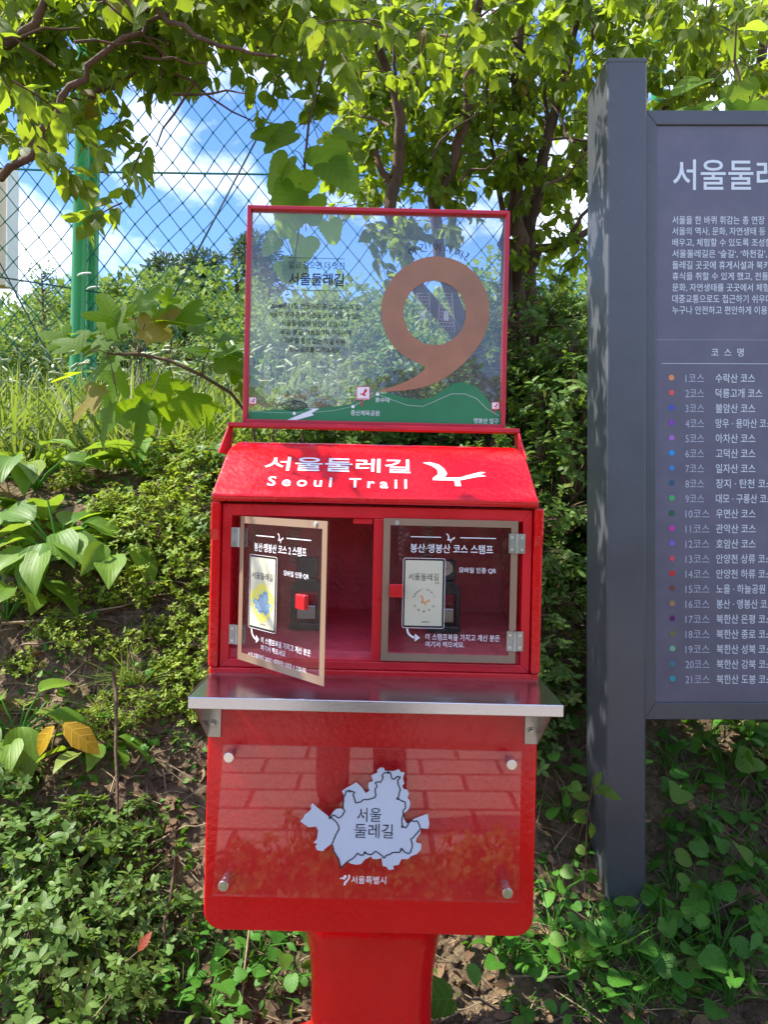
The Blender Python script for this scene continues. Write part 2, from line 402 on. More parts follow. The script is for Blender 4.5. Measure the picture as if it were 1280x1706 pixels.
# the bird-like trail mark, drawn once in a 1 x 1 box (x right, z up, centre 0)
BIRD = [[(-.47, .46), (-.36, .5), (-.22, .40), (-.14, .22), (-.10, .02), (-.14, -.16), (.10, -.13), (.26, .0), (.42, .12), (.5, .10), (.40, .02), (.5, -.06), (.36, -.10), (.16, -.22), (.085, -.26), (.10, -.5), (.01, -.5), (.0, -.27), (-.22, -.28), (-.33, -.27), (-.32, -.18), (-.24, -.02), (-.25, .18), (-.33, .33)]]
def bird(mb, frame, c, w, h, off=0):
    for pg in BIRD: shape(mb, frame, [(c[0] + x * w, c[1] + z * h) for x, z in pg], off)

# ================================================================= SETTING
def grid_sheet(name, xs, ys, m, hfun, kind='structure'):
    X, Y = np.meshgrid(xs, ys); Z = hfun(X, Y)
    b = MB(); n = len(xs)
    b.add(np.stack([X, Y, Z], -1).reshape(-1, 3), [(j * n + i, j * n + i + 1, (j + 1) * n + i + 1, (j + 1) * n + i) for j in range(len(ys) - 1) for i in range(n - 1)])
    return tag(b.build(name, m, smooth_=True), kind=kind)
def soilmat():
    m, N, nt, out = newmat('bank_soil')
    co = N('ShaderNodeTexCoord').outputs['Object']
    n1 = N('ShaderNodeTexNoise', {'Vector': co, 'Scale': 3, 'Detail': 9, 'Roughness': .7}).outputs['Fac']
    n2 = N('ShaderNodeTexNoise', {'Vector': co, 'Scale': 34, 'Detail': 9, 'Roughness': .75}).outputs['Fac']
    vo = N('ShaderNodeTexVoronoi', {'Vector': co, 'Scale': 55}).outputs['Distance']
    s = N('ShaderNodeMath', {0: N('ShaderNodeMath', {0: n1, 1: n2}, operation='ADD').outputs[0], 1: .5}, operation='MULTIPLY').outputs[0]
    col = ramp(N, s, ((.32, (.045, .031, .020)), (.45, (.15, .105, .064)), (.57, (.29, .215, .13)), (.70, (.38, .30, .20))))
    h = N('ShaderNodeMath', {0: n2, 1: N('ShaderNodeMath', {0: vo, 1: .5}, operation='MULTIPLY').outputs[0]}, operation='ADD').outputs[0]
    bp = N('ShaderNodeBump', {'Height': h, 'Strength': 1, 'Distance': .03}).outputs[0]
    b = N('ShaderNodeBsdfPrincipled', {'Base Color': col, 'Roughness': .95, 'Normal': bp, 'Specular IOR Level': .2})
    nt.links.new(b.outputs[0], out.inputs[0]); return m
M['soil'] = soilmat()
def pavemat():
    m, N, nt, out = newmat('brick_paving')
    co = N('ShaderNodeTexCoord').outputs['Object']
    br = N('ShaderNodeTexBrick', {'Vector': co, 'Scale': 1, 'Color1': (.30, .24, .20, 1), 'Color2': (.38, .31, .26, 1), 'Mortar': (.05, .04, .035, 1), 'Mortar Size': .013, 'Brick Width': .42, 'Row Height': .21})
    nz = N('ShaderNodeTexNoise', {'Vector': co, 'Scale': 60, 'Detail': 6}).outputs['Fac']
    col = N('ShaderNodeMixRGB', {0: .35, 1: br.outputs[0], 2: ramp(N, nz, ((.3, .15), (.7, .6)))}, blend_type='MULTIPLY').outputs[0]
    b = N('ShaderNodeBsdfPrincipled', {'Base Color': br.outputs[0], 'Roughness': .9, 'Normal': N('ShaderNodeBump', {'Height': br.outputs[1], 'Strength': .3, 'Distance': -.01}).outputs[0]})
    nt.links.new(b.outputs[0], out.inputs[0]); return m
xs = np.concatenate([np.linspace(-60, -4, 16)[:-1], np.linspace(-4, -2, 40)[:-1], np.linspace(-2, 2, 230), np.linspace(2, 4, 40)[1:], np.linspace(4, 60, 16)[1:]])
ys = np.concatenate([np.array([-60, -30, -12, -5, -2]), np.linspace(-1, 1.2, 12), np.linspace(1.22, 3.4, 140), np.linspace(3.43, 5, 50), np.linspace(5.1, 14, 26), np.array([18, 25, 40, 70, 120])])
grid_sheet('ground', xs, ys, M['soil'], lambda X, Y: ground_h(X, Y) - np.where(Y < 0, .01, 0))
pv = MB(); pv.box(-14, 14, -5.3, -.12, -.05, .012)
tag(pv.build('pavement', pavemat()), kind='structure')

# ================================================================= STAMP BOX
bx = empty('stamp_box', BOX.p, 'red pedestal stamp box with two small clear doors, steel shelf and framed glass board', 'stamp box', rot=(0, BOX.a, 0))
L = BOX.L
XC = -.0105
# --- lower body
b = MB(); b.prism(rrect(-.3245, .3040, .4215, .9225, (.004, .004, .036, .036), 7), 'y', -.15, .20)
b.build('body', M['red'], bx, smooth_=True, bevel=.014, seg=4)
# --- pole, lofted, flaring into the box and the ground
b = MB(); pr = [(.4225, .172, .14), (.41, .158, .128), (.39, .147, .115), (.36, .138, .105), (.32, .131, .099), (.27, .1265, .095), (.22, .125, .094), (.15, .125, .094), (.09, .132, .10), (.05, .155, .12), (.01, .20, .16), (-.03, .25, .20)]
n = 28; V = []
for z, hw, hd in pr:
    for x, y in rrect(-hw, hw, -hd, hd, .05, 6): V.append((x - .001, y + .015, z))
n = 28; b.add(V, [(i * n + k, i * n + (k + 1) % n, (i + 1) * n + (k + 1) % n, (i + 1) * n + k) for i in range(len(pr) - 1) for k in range(n)])
b.build('pedestal', M['red'], bx, smooth_=True)
# --- cabinet shell around the two compartments
b = MB()
for x0, x1 in ((-.3255, -.3065), (.2865, .3045)):
    pts = [(-.158, .9235), (-.158, 1.165), (-.164, 1.185), (-.164, 1.2375), (.20, 1.2375), (.20, .9235)]
    b = MB(); b.prism(pts, 'x', x0, x1); b.build('side_wall', M['red'], bx, bevel=.004)
b = MB(); b.box(-.3060, .2860, .188, .2, .9235, 1.2375); b.build('back_wall', M['maroon'], bx)
b = MB(); b.prism([(-.135, .955), (.187, .985), (.187, .925), (-.135, .925)], 'x', -.3058, .2858)
b.build('compartment_floor', M['maroon'], bx)
b = MB(); b.box(-.012, -.002, -.13, .186, .957, 1.2365); b.build('partition', M['maroon'], bx)
b = MB(); b.box(-.3058, .2858, -.12, .186, 1.226, 1.2365); b.build('compartment_ceiling', M['maroon'], bx)
# --- door frame of mitred angle bar
b = MB()
o4 = [(-.3052, .9235), (.2852, .9235), (.2852, 1.2335), (-.3052, 1.2335)]; i4 = [(-.2870, .9385), (.2675, .9385), (.2675, 1.2110), (-.2870, 1.2110)]
for k in range(4):
    a, c = k, (k + 1) % 4
    b.prism([o4[a], o4[c], i4[c], i4[a]], 'y', -.150, -.128)
b.box(-.0165, .0025, -.1495, -.130, .9387, 1.2108)
b.build('door_frame', M['redpaint'], bx, bevel=.0015)
b = MB(); b.box(-.056, -.019, -.144, -.131, 1.2000, 1.2105); b.build('door_stop', M['redpaint'], bx, bevel=.001)
# --- hood
hood = [(-.150, 1.2380), (-.166, 1.2385), (-.170, 1.2420), (-.170, 1.2500), (-.166, 1.2550), (-.154, 1.2640)]
hood += [(-.154 + (.086) * t, 1.2640 + .083 * t) for t in (.25, .5, .75, 1)]
hood[-1] = (-.076, 1.3390); hood += [(-.066, 1.3470), (-.056, 1.3535), (-.044, 1.3583), (-.030, 1.3608), (-.014, 1.3615), (.20, 1.3615), (.20, 1.2380)]
def hoodw(z): return .3085 - .0105 * max(0, (z - 1.25) / .11) - .020 * (1 - math.sqrt(max(0, 1 - max(0, (z - 1.328) / .0336) ** 2)))
b = MB(); n = len(hood)
V = [(XC - .0045 - hoodw(z), y, z) for y, z in hood] + [(XC - .0045 + hoodw(z), y, z) for y, z in hood]
b.add(V, [(i, (i + 1) % n, n + (i + 1) % n, n + i) for i in range(n)] + [tuple(range(n))[::-1], tuple(range(n, 2 * n))])
hd = b.build('hood', M['red'], bx, bevel=.009, seg=3)
for p_ in hd.data.polygons: p_.use_smooth = True
# sloping face of the hood as a drawing plane
A, B_ = np.array((0, -.154, 1.264)), np.array((0, -.068, 1.347))
V_ = (B_ - A) / np.linalg.norm(B_ - A); N_ = np.cross((1, 0, 0), V_)
ROOF = (tuple(A + N_ * .0012), (1, 0, 0), tuple(V_), tuple(N_))
def roofpt(px, py):
    lo, hi = 1.25, 1.6
    for _ in range(40):
        d = (lo + hi) / 2; q = np.array(L(px, py, d))
        if (q - A) @ N_ > 0: lo = d
        else: hi = d
    return (q[0], (q - A) @ V_)
b = MB()
u0, v0 = roofpt(442, 773); u1, v1 = roofpt(684, 777)
put_text(b, '서울둘레길', ((u0 + u1) / 2, (v0 + v1) / 2), u1 - u0, .041, ROOF, bold=.012, rough=.0003)
u0, v0 = roofpt(446, 803); u1, v1 = roofpt(678, 806)
put_text(b, 'S e o u l   T r a i l', ((u0 + u1) / 2, (v0 + v1) / 2), u1 - u0, .027, ROOF, bold=.016)
b.build('lettering', M['white'], hd)
b = MB(); u0, v0 = roofpt(702, 790); u1, v1 = roofpt(810, 790)
bird(b, ROOF, ((u0 + u1) / 2, (v0 + v1) / 2 - .001), u1 - u0, .068); b.build('trail_logo', M['white'], hd)
# --- steel shelf with folded front lip, and its brackets
b = MB(); b.prism([(-.150, .9125), (-.319, .9125), (-.319, .8925), (-.3165, .8925), (-.3165, .910), (-.150, .910)], 'x', -.3172, .3088)
b.build('shelf', M['steel'], bx, bevel=.0012)
for x0, x1, xp in ((-.3245, -.2985, -.3245), (.2790, .3045, .3027)):
    b = MB(); b.box(x0, x1, -.1535, -.1505, .790, .909); b.prism([(-.1535, .909), (-.290, .909), (-.290, .900), (-.1535, .790)], 'x', xp, xp + .0018)
    k = b.build('shelf_bracket', M['steelplain'], bx, bevel=.0006)
    b = MB(); b.disc(((x0 + x1) / 2 - .001, .815), .008, -.1555, 20, .002); b.disc(((x0 + x1) / 2 - .001, .815), .0052, -.1605, 6, .005)
    b.build('bolt', M['steelplain'], k, bevel=.0005)
# --- clear plate on standoffs
PL = -.175
b = MB(); q0, q1, q2, q3 = L(371, 1240, 1.325), L(870, 1253, 1.325), L(865, 1505, 1.325), L(354, 1493, 1.325)
b.prism([(q3.x, q3.z), (q2.x, q2.z), (q1.x, q1.z), (q0.x, q0.z)], 'y', PL, PL + .005)
pl = b.build('clear_plate', M['plate'], bx, bevel=.0007)
for px, py in ((381, 1262), (853, 1274), (372, 1476), (846, 1488)):
    q = L(px, py, 1.315); b = MB(); b.disc((q.x, q.z), .0098, PL - .012, 24, .0115); b.disc((q.x, q.z), .007, PL + .0055, 16, .019)
    b.build('standoff', M['chrome'], pl, bevel=.0012)
# map of the city, outline traced from the plate
cs = 240 / 1280
def Z(pts, y=1.3235): return [((q := L(500 + x * cs, 1260 + yy * cs, y)).x, q.z) for x, yy in pts]
east = [(372, 310), (415, 280), (440, 268), (500, 232), (548, 275), (585, 330), (618, 305), (605, 268), (612, 235), (650, 222), (640, 190), (636, 170), (690, 145), (685, 125), (715, 100), (748, 105), (752, 130), (835, 132), (880, 115), (895, 140), (930, 145), (915, 200), (928, 245), (908, 262), (920, 290), (955, 300), (970, 330), (955, 370), (975, 395), (980, 425), (968, 470), (938, 498), (915, 510), (925, 560), (950, 600), (1000, 565), (1070, 535), (1135, 512), (1150, 600), (1140, 645), (1080, 640), (1065, 690), (1035, 735), (1030, 765), (1080, 780), (1075, 830), (1040, 870), (985, 890), (960, 915), (900, 915), (880, 965), (828, 975), (835, 1005), (790, 1012), (770, 985), (735, 975), (725, 905), (690, 915), (650, 915), (630, 890), (575, 920), (540, 960), (500, 965), (450, 955), (430, 940), (365, 985), (330, 900), (300, 850), (280, 780), (250, 800), (215, 830), (205, 845), (150, 835), (135, 800), (155, 780), (120, 770), (150, 735), (160, 660), (140, 625), (75, 632), (0, 580), (30, 545), (40, 520), (75, 495), (100, 470), (95, 440), (110, 415), (145, 450), (265, 545), (290, 500), (320, 470), (355, 465), (378, 470), (390, 400), (392, 350)]
b = MB(); b.sheet(Z(east)[::-1], PL - .0008); b.build('city_map', M['mapwhite'], pl)
trail = [(265, 545), (300, 520), (345, 550), (380, 520), (400, 485), (385, 470), (382, 420), (392, 360), (410, 310), (440, 308), (490, 320), (470, 345), (482, 372), (490, 395), (492, 415), (545, 405), (560, 385), (600, 385), (665, 368), (675, 340), (665, 300), (685, 270), (668, 235), (690, 228), (715, 232), (740, 190), (728, 175), (745, 150), (785, 145), (805, 150), (818, 200), (835, 205), (850, 195), (865, 180), (890, 185), (880, 205), (866, 215), (880, 265), (892, 300), (870, 375), (905, 395), (935, 410), (940, 455), (915, 490), (920, 520), (905, 560), (912, 622), (945, 635), (965, 595), (995, 570), (1015, 580), (1045, 575), (1060, 610), (1075, 645), (1010, 720), (985, 738), (1000, 790), (985, 850), (965, 865), (935, 855), (905, 825), (885, 855), (820, 855), (795, 875), (765, 880), (748, 908), (720, 875), (670, 845), (635, 875), (600, 870), (578, 855), (560, 880), (535, 880), (510, 860), (480, 900), (430, 930), (365, 988), (345, 920), (300, 840), (285, 780), (300, 740), (322, 690), (345, 650), (345, 620), (320, 580), (285, 550), (265, 545)]
b = MB(); FP = flat(PL - .0014)
tr = Z(trail); jag = []
for i in range(len(tr) - 1):
    for t in np.linspace(0, 1, 5)[:-1]:
        p = Vector(tr[i]).lerp(Vector(tr[i + 1]), t); jag.append((p.x + random.uniform(-.0005, .0005), p.y + random.uniform(-.0005, .0005)))
stroke(b, FP, jag + [jag[0]], .0022)
for q in Z([(265, 545), (440, 310), (785, 145), (868, 376), (910, 625), (902, 826), (578, 856), (363, 988)]): ring(b, FP, q, .0013, .0026, .0003, 12)
q = Z([(615, 520), (655, 665)])
put_text(b, '서울', q[0], .045, .026, FP, bold=.0, rough=.0004); put_text(b, '둘레길', q[1], .072, .027, FP, bold=.0, rough=.0004)
b.build('trail_line', M['black'], pl)
b = MB(); q = Z([(610, 1100)])[0]
put_text(b, '서울특별시', q, .065, .0145, FP, bold=.008)
c = Z([(400, 1100)])[0]
lg = lambda pts: [(c[0] + (x - 400) * cs * .00112, c[1] - (z - 1100) * cs * .00112) for x, z in pts]
b.disc(lg([(400, 1070)])[0], .0030, PL - .0014, 14)
shape(b, FP, lg([(358, 1082), (380, 1074), (400, 1088), (398, 1100), (375, 1090), (352, 1092)]))
shape(b, FP, lg([(425, 1055), (440, 1050), (446, 1075), (425, 1108), (408, 1130), (405, 1145), (388, 1148), (392, 1120), (418, 1095), (432, 1075)]))
b.build('lettering', M['white'], pl)

# --- doors of clear acrylic with printed border; drawn in the door's own plane (u from the hinge, v up)
def door(frame, W, Hh, mirror, parent, texts, booklet, knob_at, screw_at):
    """frame: origin at the lower left corner seen from the front"""
    O, U, V, Nn = (np.array(q, float) for q in frame)
    def bx3(mb, u0, u1, v0, v1, n0, n1):
        mb.add([tuple(O + u * U + v * V + q * Nn) for u in (u0, u1) for q in (n0, n1) for v in (v0, v1)],
               [(0, 1, 3, 2), (4, 6, 7, 5), (0, 4, 5, 1), (2, 3, 7, 6), (0, 2, 6, 4), (1, 5, 7, 3)])
    b = MB(); bx3(b, 0, W, 0, Hh, -.004, 0)
    d = b.build('door', M['clear'], parent, bevel=.0004)
    e = .0135
    b = MB(); o4 = [(.0005, .0005), (W - .0005, .0005), (W - .0005, Hh - .0005), (.0005, Hh - .0005)]; i4 = [(e, e * 1.1), (W - e, e * 1.1), (W - e, Hh - e), (e, Hh - e)]
    b.add(onframe(frame, o4 + i4, .0005), [(k, (k + 1) % 4, 4 + (k + 1) % 4, 4 + k) for k in range(4)])
    b.build('printed_border', M['gold'], d)
    b = MB()
    for body, cu, cv, w, h, bold in texts: put_text(b, body, (cu, cv), w, h, (tuple(O + Nn * .0006),) + tuple(frame[1:]), bold=bold)
    T = (tuple(O + Nn * .0006),) + tuple(frame[1:])
    cx = W * .49; vy = Hh * .873
    stroke(b, T, [(W * .205, vy), (W * .43, vy)], .0016); stroke(b, T, [(W * .57, vy), (W * .835, vy)], .0016)
    bird(b, T, (cx + .002, vy - .001), .018, .017)
    # curved arrow
    ar = [(booklet[0] + .006 + .017 * (1 - math.cos(t)), booklet[2] - .006 - .017 * math.sin(t)) for t in np.linspace(0, 1.5, 10)]
    stroke(b, T, ar, .0038)
    ax, av = ar[-1]; shape(b, T, [(ax - .001, av + .0075), (ax - .001, av - .0075), (ax + .009, av)])
    # outline round the booklet
    u0, u1, v0, v1 = booklet
    rr = rrect(u0 - .0038, u1 + .0045, v0 - .0045, v1 + .0040, .004, 4); stroke(b, T, rr + [rr[0]], .0009)
    b.build('lettering', M['whitedoor'], d)
    b = MB(); shape(b, T, rrect(u0 - .0012, u1 + .0035, v0 - .003, v1 + .0012, .002, 3), -.0001); b.build('booklet_edge', M['black'], d)
    b = MB(); shape(b, T, rrect(u0, u1, v0, v1, .001, 2), .0004); bk = b.build('booklet_print', M['cream'], d)
    # red square catch and the steel screw
    b = MB(); ku, kv = knob_at; bx3(b, ku - .0125, ku + .0125, kv - .0125, kv + .0125, .004, .014); bx3(b, ku - .008, ku + .008, kv - .009, kv + .009, .0005, .004)
    b.build('door_catch', M['knob'], d, bevel=.002, seg=3)
    b = MB(); su, sv = screw_at
    for r_, n0, n1 in ((.0048, .0008, .0022), (.0030, .0022, .0036)):
        pts = [(su + r_ * math.cos(2 * PI * k / 16), sv + r_ * math.sin(2 * PI * k / 16)) for k in range(16)]
        b.add(onframe(frame, pts, n0) + onframe(frame, pts, n1), [(k, (k + 1) % 16, 16 + (k + 1) % 16, 16 + k) for k in range(16)] + [tuple(range(16, 32))])
    b.build('screw', M['chrome'], d)
    return d, T, bk
def hinge(parent, frame, uc, vc, us):
    """two leaves and a knuckle; us = side of the frame leaf (-1 left, 1 right)"""
    T = frame; b = MB(); O, U, V, Nn = (np.array(q, float) for q in T)
    hh = .0185
    for u0, u1 in ((uc - .0155, uc - .003), (uc + .003, uc + .0155)):
        b.add(onframe(T, [(u0, vc - hh), (u1, vc - hh), (u1, vc + hh), (u0, vc + hh)], .0030) + onframe(T, [(u0, vc - hh), (u1, vc - hh), (u1, vc + hh), (u0, vc + hh)], .0012),
              [(0, 1, 2, 3), (0, 4, 5, 1), (1, 5, 6, 2), (2, 6, 7, 3), (3, 7, 4, 0)])
    b.tube([tuple(O + uc * U + (vc + s * hh) * V + .0035 * Nn) for s in (-1, -.34, -.3, .3, .34, 1)], [.0032, .0032, .0029, .0029, .0032, .0032], 10)
    h = b.build('hinge', M['steelplain'], parent, bevel=.0003)
    b = MB()
    for du in (-.0095, .0095):
        for dv in (-.0115, .0115):
            pts = [(uc + du + .0027 * math.cos(2 * PI * k / 12), vc + dv + .0027 * math.sin(2 * PI * k / 12)) for k in range(12)]
            b.add(onframe(T, pts, .0031) + onframe(T, pts, .0041), [(k, (k + 1) % 12, 12 + (k + 1) % 12, 12 + k) for k in range(12)] + [tuple(range(12, 24))])
    b.build('screw', M['chrome'], h)
DW, DH, DZ = .2560, .2705, .9425
RD = ((.0015, -.1560, DZ), (1, 0, 0), (0, 0, 1), (0, -1, 0))
def rp(px, py): q = L(px, py, 1.344); return (q.x - RD[0][0], q.z - RD[0][2])
def rt(body, xl, xr, y, h, bold=.006):
    a, c = rp(xl, y), rp(xr, y + (xr - xl) * .018); return (body, (a[0] + c[0]) / 2, (a[1] + c[1]) / 2, c[0] - a[0], h * 1.344 / F, bold)
k0, k1 = rp(676, 933), rp(736, 1043)
rtexts = [rt('봉산·앵봉산 코스 스탬프', 684, 822, 913, 15, .008), rt('모바일 인증 QR', 765, 827, 950, 10), rt('이 스탬프북을 가지고 계신 분은', 709, 833, 1061, 11), rt('여기서 찍으세요.', 709, 774, 1073, 10)]
rd, RT, bk = door(RD, DW, DH, False, bx, rtexts, (k0[0], k1[0], k1[1], k0[1]), rp(660, 983), rp(662, 871))
hinge(rd, RD, .2535, DH - .043, 1); hinge(rd, RD, .2535, .043, 1)
BK = (tuple(np.array(RT[0]) + np.array((0, -.0008, 0))),) + RT[1:]
b = MB(); q = rp(706, 961); put_text(b, '서울둘레길', q, .057, .0135, BK, bold=-.004, rough=.0002); q = rp(728, 971); put_text(b, '2.0', q, .008, .004, BK)
cc = rp(707, 1000)
for i, ch in enumerate('Seoul Trail'):
    if ch == ' ': continue
    w = R(160 - i * 14); put_text(b, ch, (cc[0] + .0205 * math.cos(w), cc[1] + .0205 * math.sin(w)), None, .0042 if ch in 'STl' else .0034, BK, rot=w - PI / 2)
for i, ch in enumerate('서울둘레길'):
    w = R(212 + i * 29); put_text(b, ch, (cc[0] + .0205 * math.cos(w), cc[1] + .0205 * math.sin(w)), None, .0042, BK, rot=w + PI / 2)
q = rp(709, 1036); put_text(b, '서울특별시', q, .0145, .0032, BK)
b.build('lettering', M['black'], bk)
b = MB(); bird(b, BK, (cc[0] + .001, cc[1]), .021, .018); b.build('trail_logo', M['orange'], bk)
# the left door stands open at 45 degrees
q0, q1 = L(395.5, 1098, 1.34), L(541, 1143, 1.157)
th = math.atan2(q1.y - q0.y, q1.x - q0.x)
LD = ((q0.x, q0.y, DZ - .002), (math.cos(th), math.sin(th), 0), (0, 0, 1), (math.sin(th), -math.cos(th), 0))
def lp(px, py):
    lo, hi = 1.1, 1.4
    for _ in range(40):
        d = (lo + hi) / 2; q = np.array(L(px, py, d)) - np.array(LD[0])
        if q @ np.array(LD[3]) > 0: lo = d
        else: hi = d
    return (float(q @ np.array(LD[1])), float(q[2]))
def lt(body, xl, yl, xr, yr, h, bold=.006):
    a, c = lp(xl, yl), lp(xr, yr); return (body, (a[0] + c[0]) / 2, (a[1] + c[1]) / 2, c[0] - a[0], h * .00104, bold)
k0, k1 = lp(419, 927), lp(457, 1051)
ltexts = [lt('봉산·앵봉산 코스 2 스탬프', 424, 912, 511, 919, 15, .008), lt('모바일 인증·QR', 473, 955, 515, 961, 10), lt('이 스탬프북을 가지고 계신 분은', 435, 1067, 518, 1087, 11), lt('여기서 찍으세요', 435, 1079, 476, 1089, 10), lt('※ 이 스탬프북은 2025년 4월까지만 이용할 수 있습니다.', 414, 1089, 511, 1117, 8, .006)]
ld, LT, bk = door(LD, DW, DH, True, bx, ltexts, (k0[0], k1[0], k1[1], k0[1]), lp(510, 1002), lp(527, 873))
hm = math.radians(0)
hinge(ld, ((q0.x - .003, -.1500, DZ), (1, 0, 0), (0, 0, 1), (0, -1, 0)), 0, DH - .043, -1)
hinge(ld, ((q0.x - .003, -.1500, DZ), (1, 0, 0), (0, 0, 1), (0, -1, 0)), 0, .043, -1)
BK = (tuple(np.array(LT[0]) + np.array(LT[3]) * .0008),) + LT[1:]
BK2 = (tuple(np.array(LT[0]) + np.array(LT[3]) * .0012),) + LT[1:]
uc, u_w = (k0[0] + k1[0]) / 2, k1[0] - k0[0]
vm = k1[1] + (k0[1] - k1[1]) * .36
b = MB(); shape(b, (tuple(np.array(LT[0]) + np.array(LT[3]) * .0006),) + LT[1:], [(uc + u_w * .46 * math.cos(t) * (1 + .1 * math.sin(3 * t)), vm + .033 * math.sin(t) * (1 + .1 * math.cos(4 * t))) for t in np.linspace(0, 2 * PI, 40)[:-1]]); b.build('map_glow', M['yellow'], bk)
ex = [(x - 575) / 1150 for x, _ in east]; ez = [(560 - z) / 1150 for _, z in east]
b = MB(); shape(b, BK, [(uc + x * u_w * .8, vm + z * .058) for x, z in zip(ex, ez)][::-1]); b.build('city_map', M['paleblue'], bk)
b = MB(); put_text(b, '서울둘레길', lp(438, 960), u_w * .86, .0125, BK2, bold=-.004, rough=.0002); put_text(b, '서울특별시', lp(438, 1040), u_w * .3, .003, BK2)
stroke(b, BK2, [(uc + x * u_w * .8 * .8, vm + z * .058 * .82) for x, z in zip(ex, ez)], .0006)
b.build('lettering', M['black'], bk)

# --- glass board on its mount
YG = .02
b = MB(); x0, x1, z0, z1 = -.3035, .2560, 1.4035, 1.8670; t = .0085
o4 = [(x0, z0), (x1, z0), (x1, z1), (x0, z1)]; i4 = [(x0 + t, z0 + t), (x1 - t, z0 + t), (x1 - t, z1 - t), (x0 + t, z1 - t)]
for k in range(4): b.prism([o4[k], o4[(k + 1) % 4], i4[(k + 1) % 4], i4[k]], 'y', YG - .012, YG + .012)
gb = b.build('glass_board', M['redboard'], bx, bevel=.0015)
b = MB(); b.box(x0 + t - .001, x1 - t + .001, YG - .003, YG + .003, z0 + t - .001, z1 - t + .001); b.build('glass_pane', M['glass'], gb)
def g2(px, py): q = L(px, py, 1.516); return (q.x, q.z)
cg = 470 / 1280
def g3(x, y): return g2(400 + x * cg, 330 + y * cg)     # from the enlarged crop
FG = flat(YG - .0038)
# brown comma-shaped nine
c = g3(886, 520); ro = .1155 * 1.0; pts = []
outer = [g3(x, y) for x, y in ((850, 762), (800, 745), (740, 715), (690, 665), (655, 600), (638, 520), (645, 455), (672, 390), (715, 335), (770, 295), (830, 270), (890, 262), (950, 270), (1010, 293), (1065, 335), (1105, 390), (1128, 450), (1135, 520), (1125, 590), (1095, 655), (1050, 715), (1000, 765), (940, 812), (870, 848), (790, 868), (700, 878), (610, 876), (700, 855), (770, 825), (815, 798))]
inner = [(g3(884 + 142 * math.cos(t), 521 + 146 * math.sin(t))) for t in np.linspace(0, 2 * PI, 33)[:-1]]
import mathutils
def holed(mb, frame, outer, inner, off=0):
    tri = mathutils.geometry.tessellate_polygon([[Vector((p[0], p[1], 0)) for p in outer], [Vector((p[0], p[1], 0)) for p in inner]])
    mb.add(onframe(frame, list(outer) + list(inner), off), [tuple(t) for t in tri])
def soften(pts, n=2):
    for _ in range(n):
        q = []
        for i in range(len(pts)):
            a, c = Vector(pts[i - 1]), Vector(pts[i]); q += [tuple(a.lerp(c, .25)), tuple(a.lerp(c, .75))]
        pts = q
    return pts
b = MB(); holed(b, FG, soften(outer), inner); b.build('brown_nine', M['tan'], gb)
b = MB()
for (xa, ya, xb, yb) in ((222, 270, 476, 276), (222, 416, 474, 422)): stroke(b, FG, [g3(xa, ya), g3(xb, yb)], .0012)
def gt(body, xl, xr, y, h, bold=0.): a, c = g3(xl, y), g3(xr, y + (xr - xl) * .022); put_text(b, body, ((a[0] + c[0]) / 2, (a[1] + c[1]) / 2), c[0] - a[0], h * cg * 1.516 / F, FG, bold=bold)
gt('알고 걸으면 더 멋진', 220, 474, 302, 34, .006); gt('서울둘레길', 220, 472, 366, 58, .02)
for i, (s_, xl, xr) in enumerate((('2014년 11월 만들어진 총 156.5km의 길!', 135, 552), ('서울의 생태·문화·자연을 모두 만날 수 있는', 128, 550), ('서울둘레길에 당신이 있습니다.', 188, 494), ('숲길, 물길, 마을길까지 어우러져', 182, 502), ('지루할 틈이 없는 이 길 위에', 202, 476), ('삶의 쉼표를 그려보세요.', 222, 458))):
    gt(s_, xl, xr, 487 + 39.5 * i, 27, .013)
for ch, x, y, rt_ in (('여', 782, 243, 14), ('긴', 830, 225, 9), ('어', 895, 222, -2), ('디', 944, 232, -12), ('지', 995, 252, -20), ('?', 1030, 266, -24)):
    put_text(b, ch, g3(x, y), None, .0185, FG, bold=0, rot=R(rt_))
b.build('lettering', M['black'], gb)
b = MB()  # green hills along the foot of the board
hill = [(44, 1026), (44, 968), (120, 962), (200, 958), (300, 955), (420, 948), (500, 935), (560, 910), (620, 890), (680, 885), (750, 905), (820, 915), (880, 900), (930, 865), (975, 838), (1020, 836), (1070, 855), (1110, 895), (1140, 935), (1185, 975), (1188, 1034)]
hp = [g3(x, y) for x, y in hill]; zmin = z0 + t + .0005
hp[0] = (hp[1][0], zmin); hp[-1] = (hp[-2][0], zmin)
shape(b, FG, hp, -.0004); hl = b.build('green_hills', M['hillgreen'], gb)
b = MB()
dots = [(52, 968), (140, 972), (240, 975), (330, 972), (420, 965), (512, 945), (560, 920), (624, 890), (690, 915), (760, 940), (830, 945), (900, 915), (960, 888), (1020, 888), (1075, 910), (1120, 955), (1180, 990)]
dp = [Vector(g3(*q)) for q in dots]
for i in range(len(dp) - 1):
    for k in range(10):
        p = dp[i].lerp(dp[i + 1], k / 10); q = p + (dp[i + 1] - dp[i]).normalized() * .0014; stroke(b, FG, [p, q], .0012)
for x, y in ((246, 977), (513, 946), (624, 890)): ring(b, FG, g3(x, y), .0, .0036, .0003)
shape(b, FG, [g3(x, y) for x, y in ((185, 1018), (330, 958), (300, 955), (360, 955), (325, 975), (335, 985), (215, 1018))])
def gw(body, xl, xr, y, h): a, c = g3(xl, y), g3(xr, y + (xr - xl) * .02); put_text(b, body, ((a[0] + c[0]) / 2, (a[1] + c[1]) / 2), c[0] - a[0], h * cg * 1.516 / F, FG, bold=.004)
gw('봉수대', 614, 678, 915, 22); gw('증산체육공원', 503, 633, 974, 24); gw('앵봉산 입구', 1061, 1174, 1010, 24)
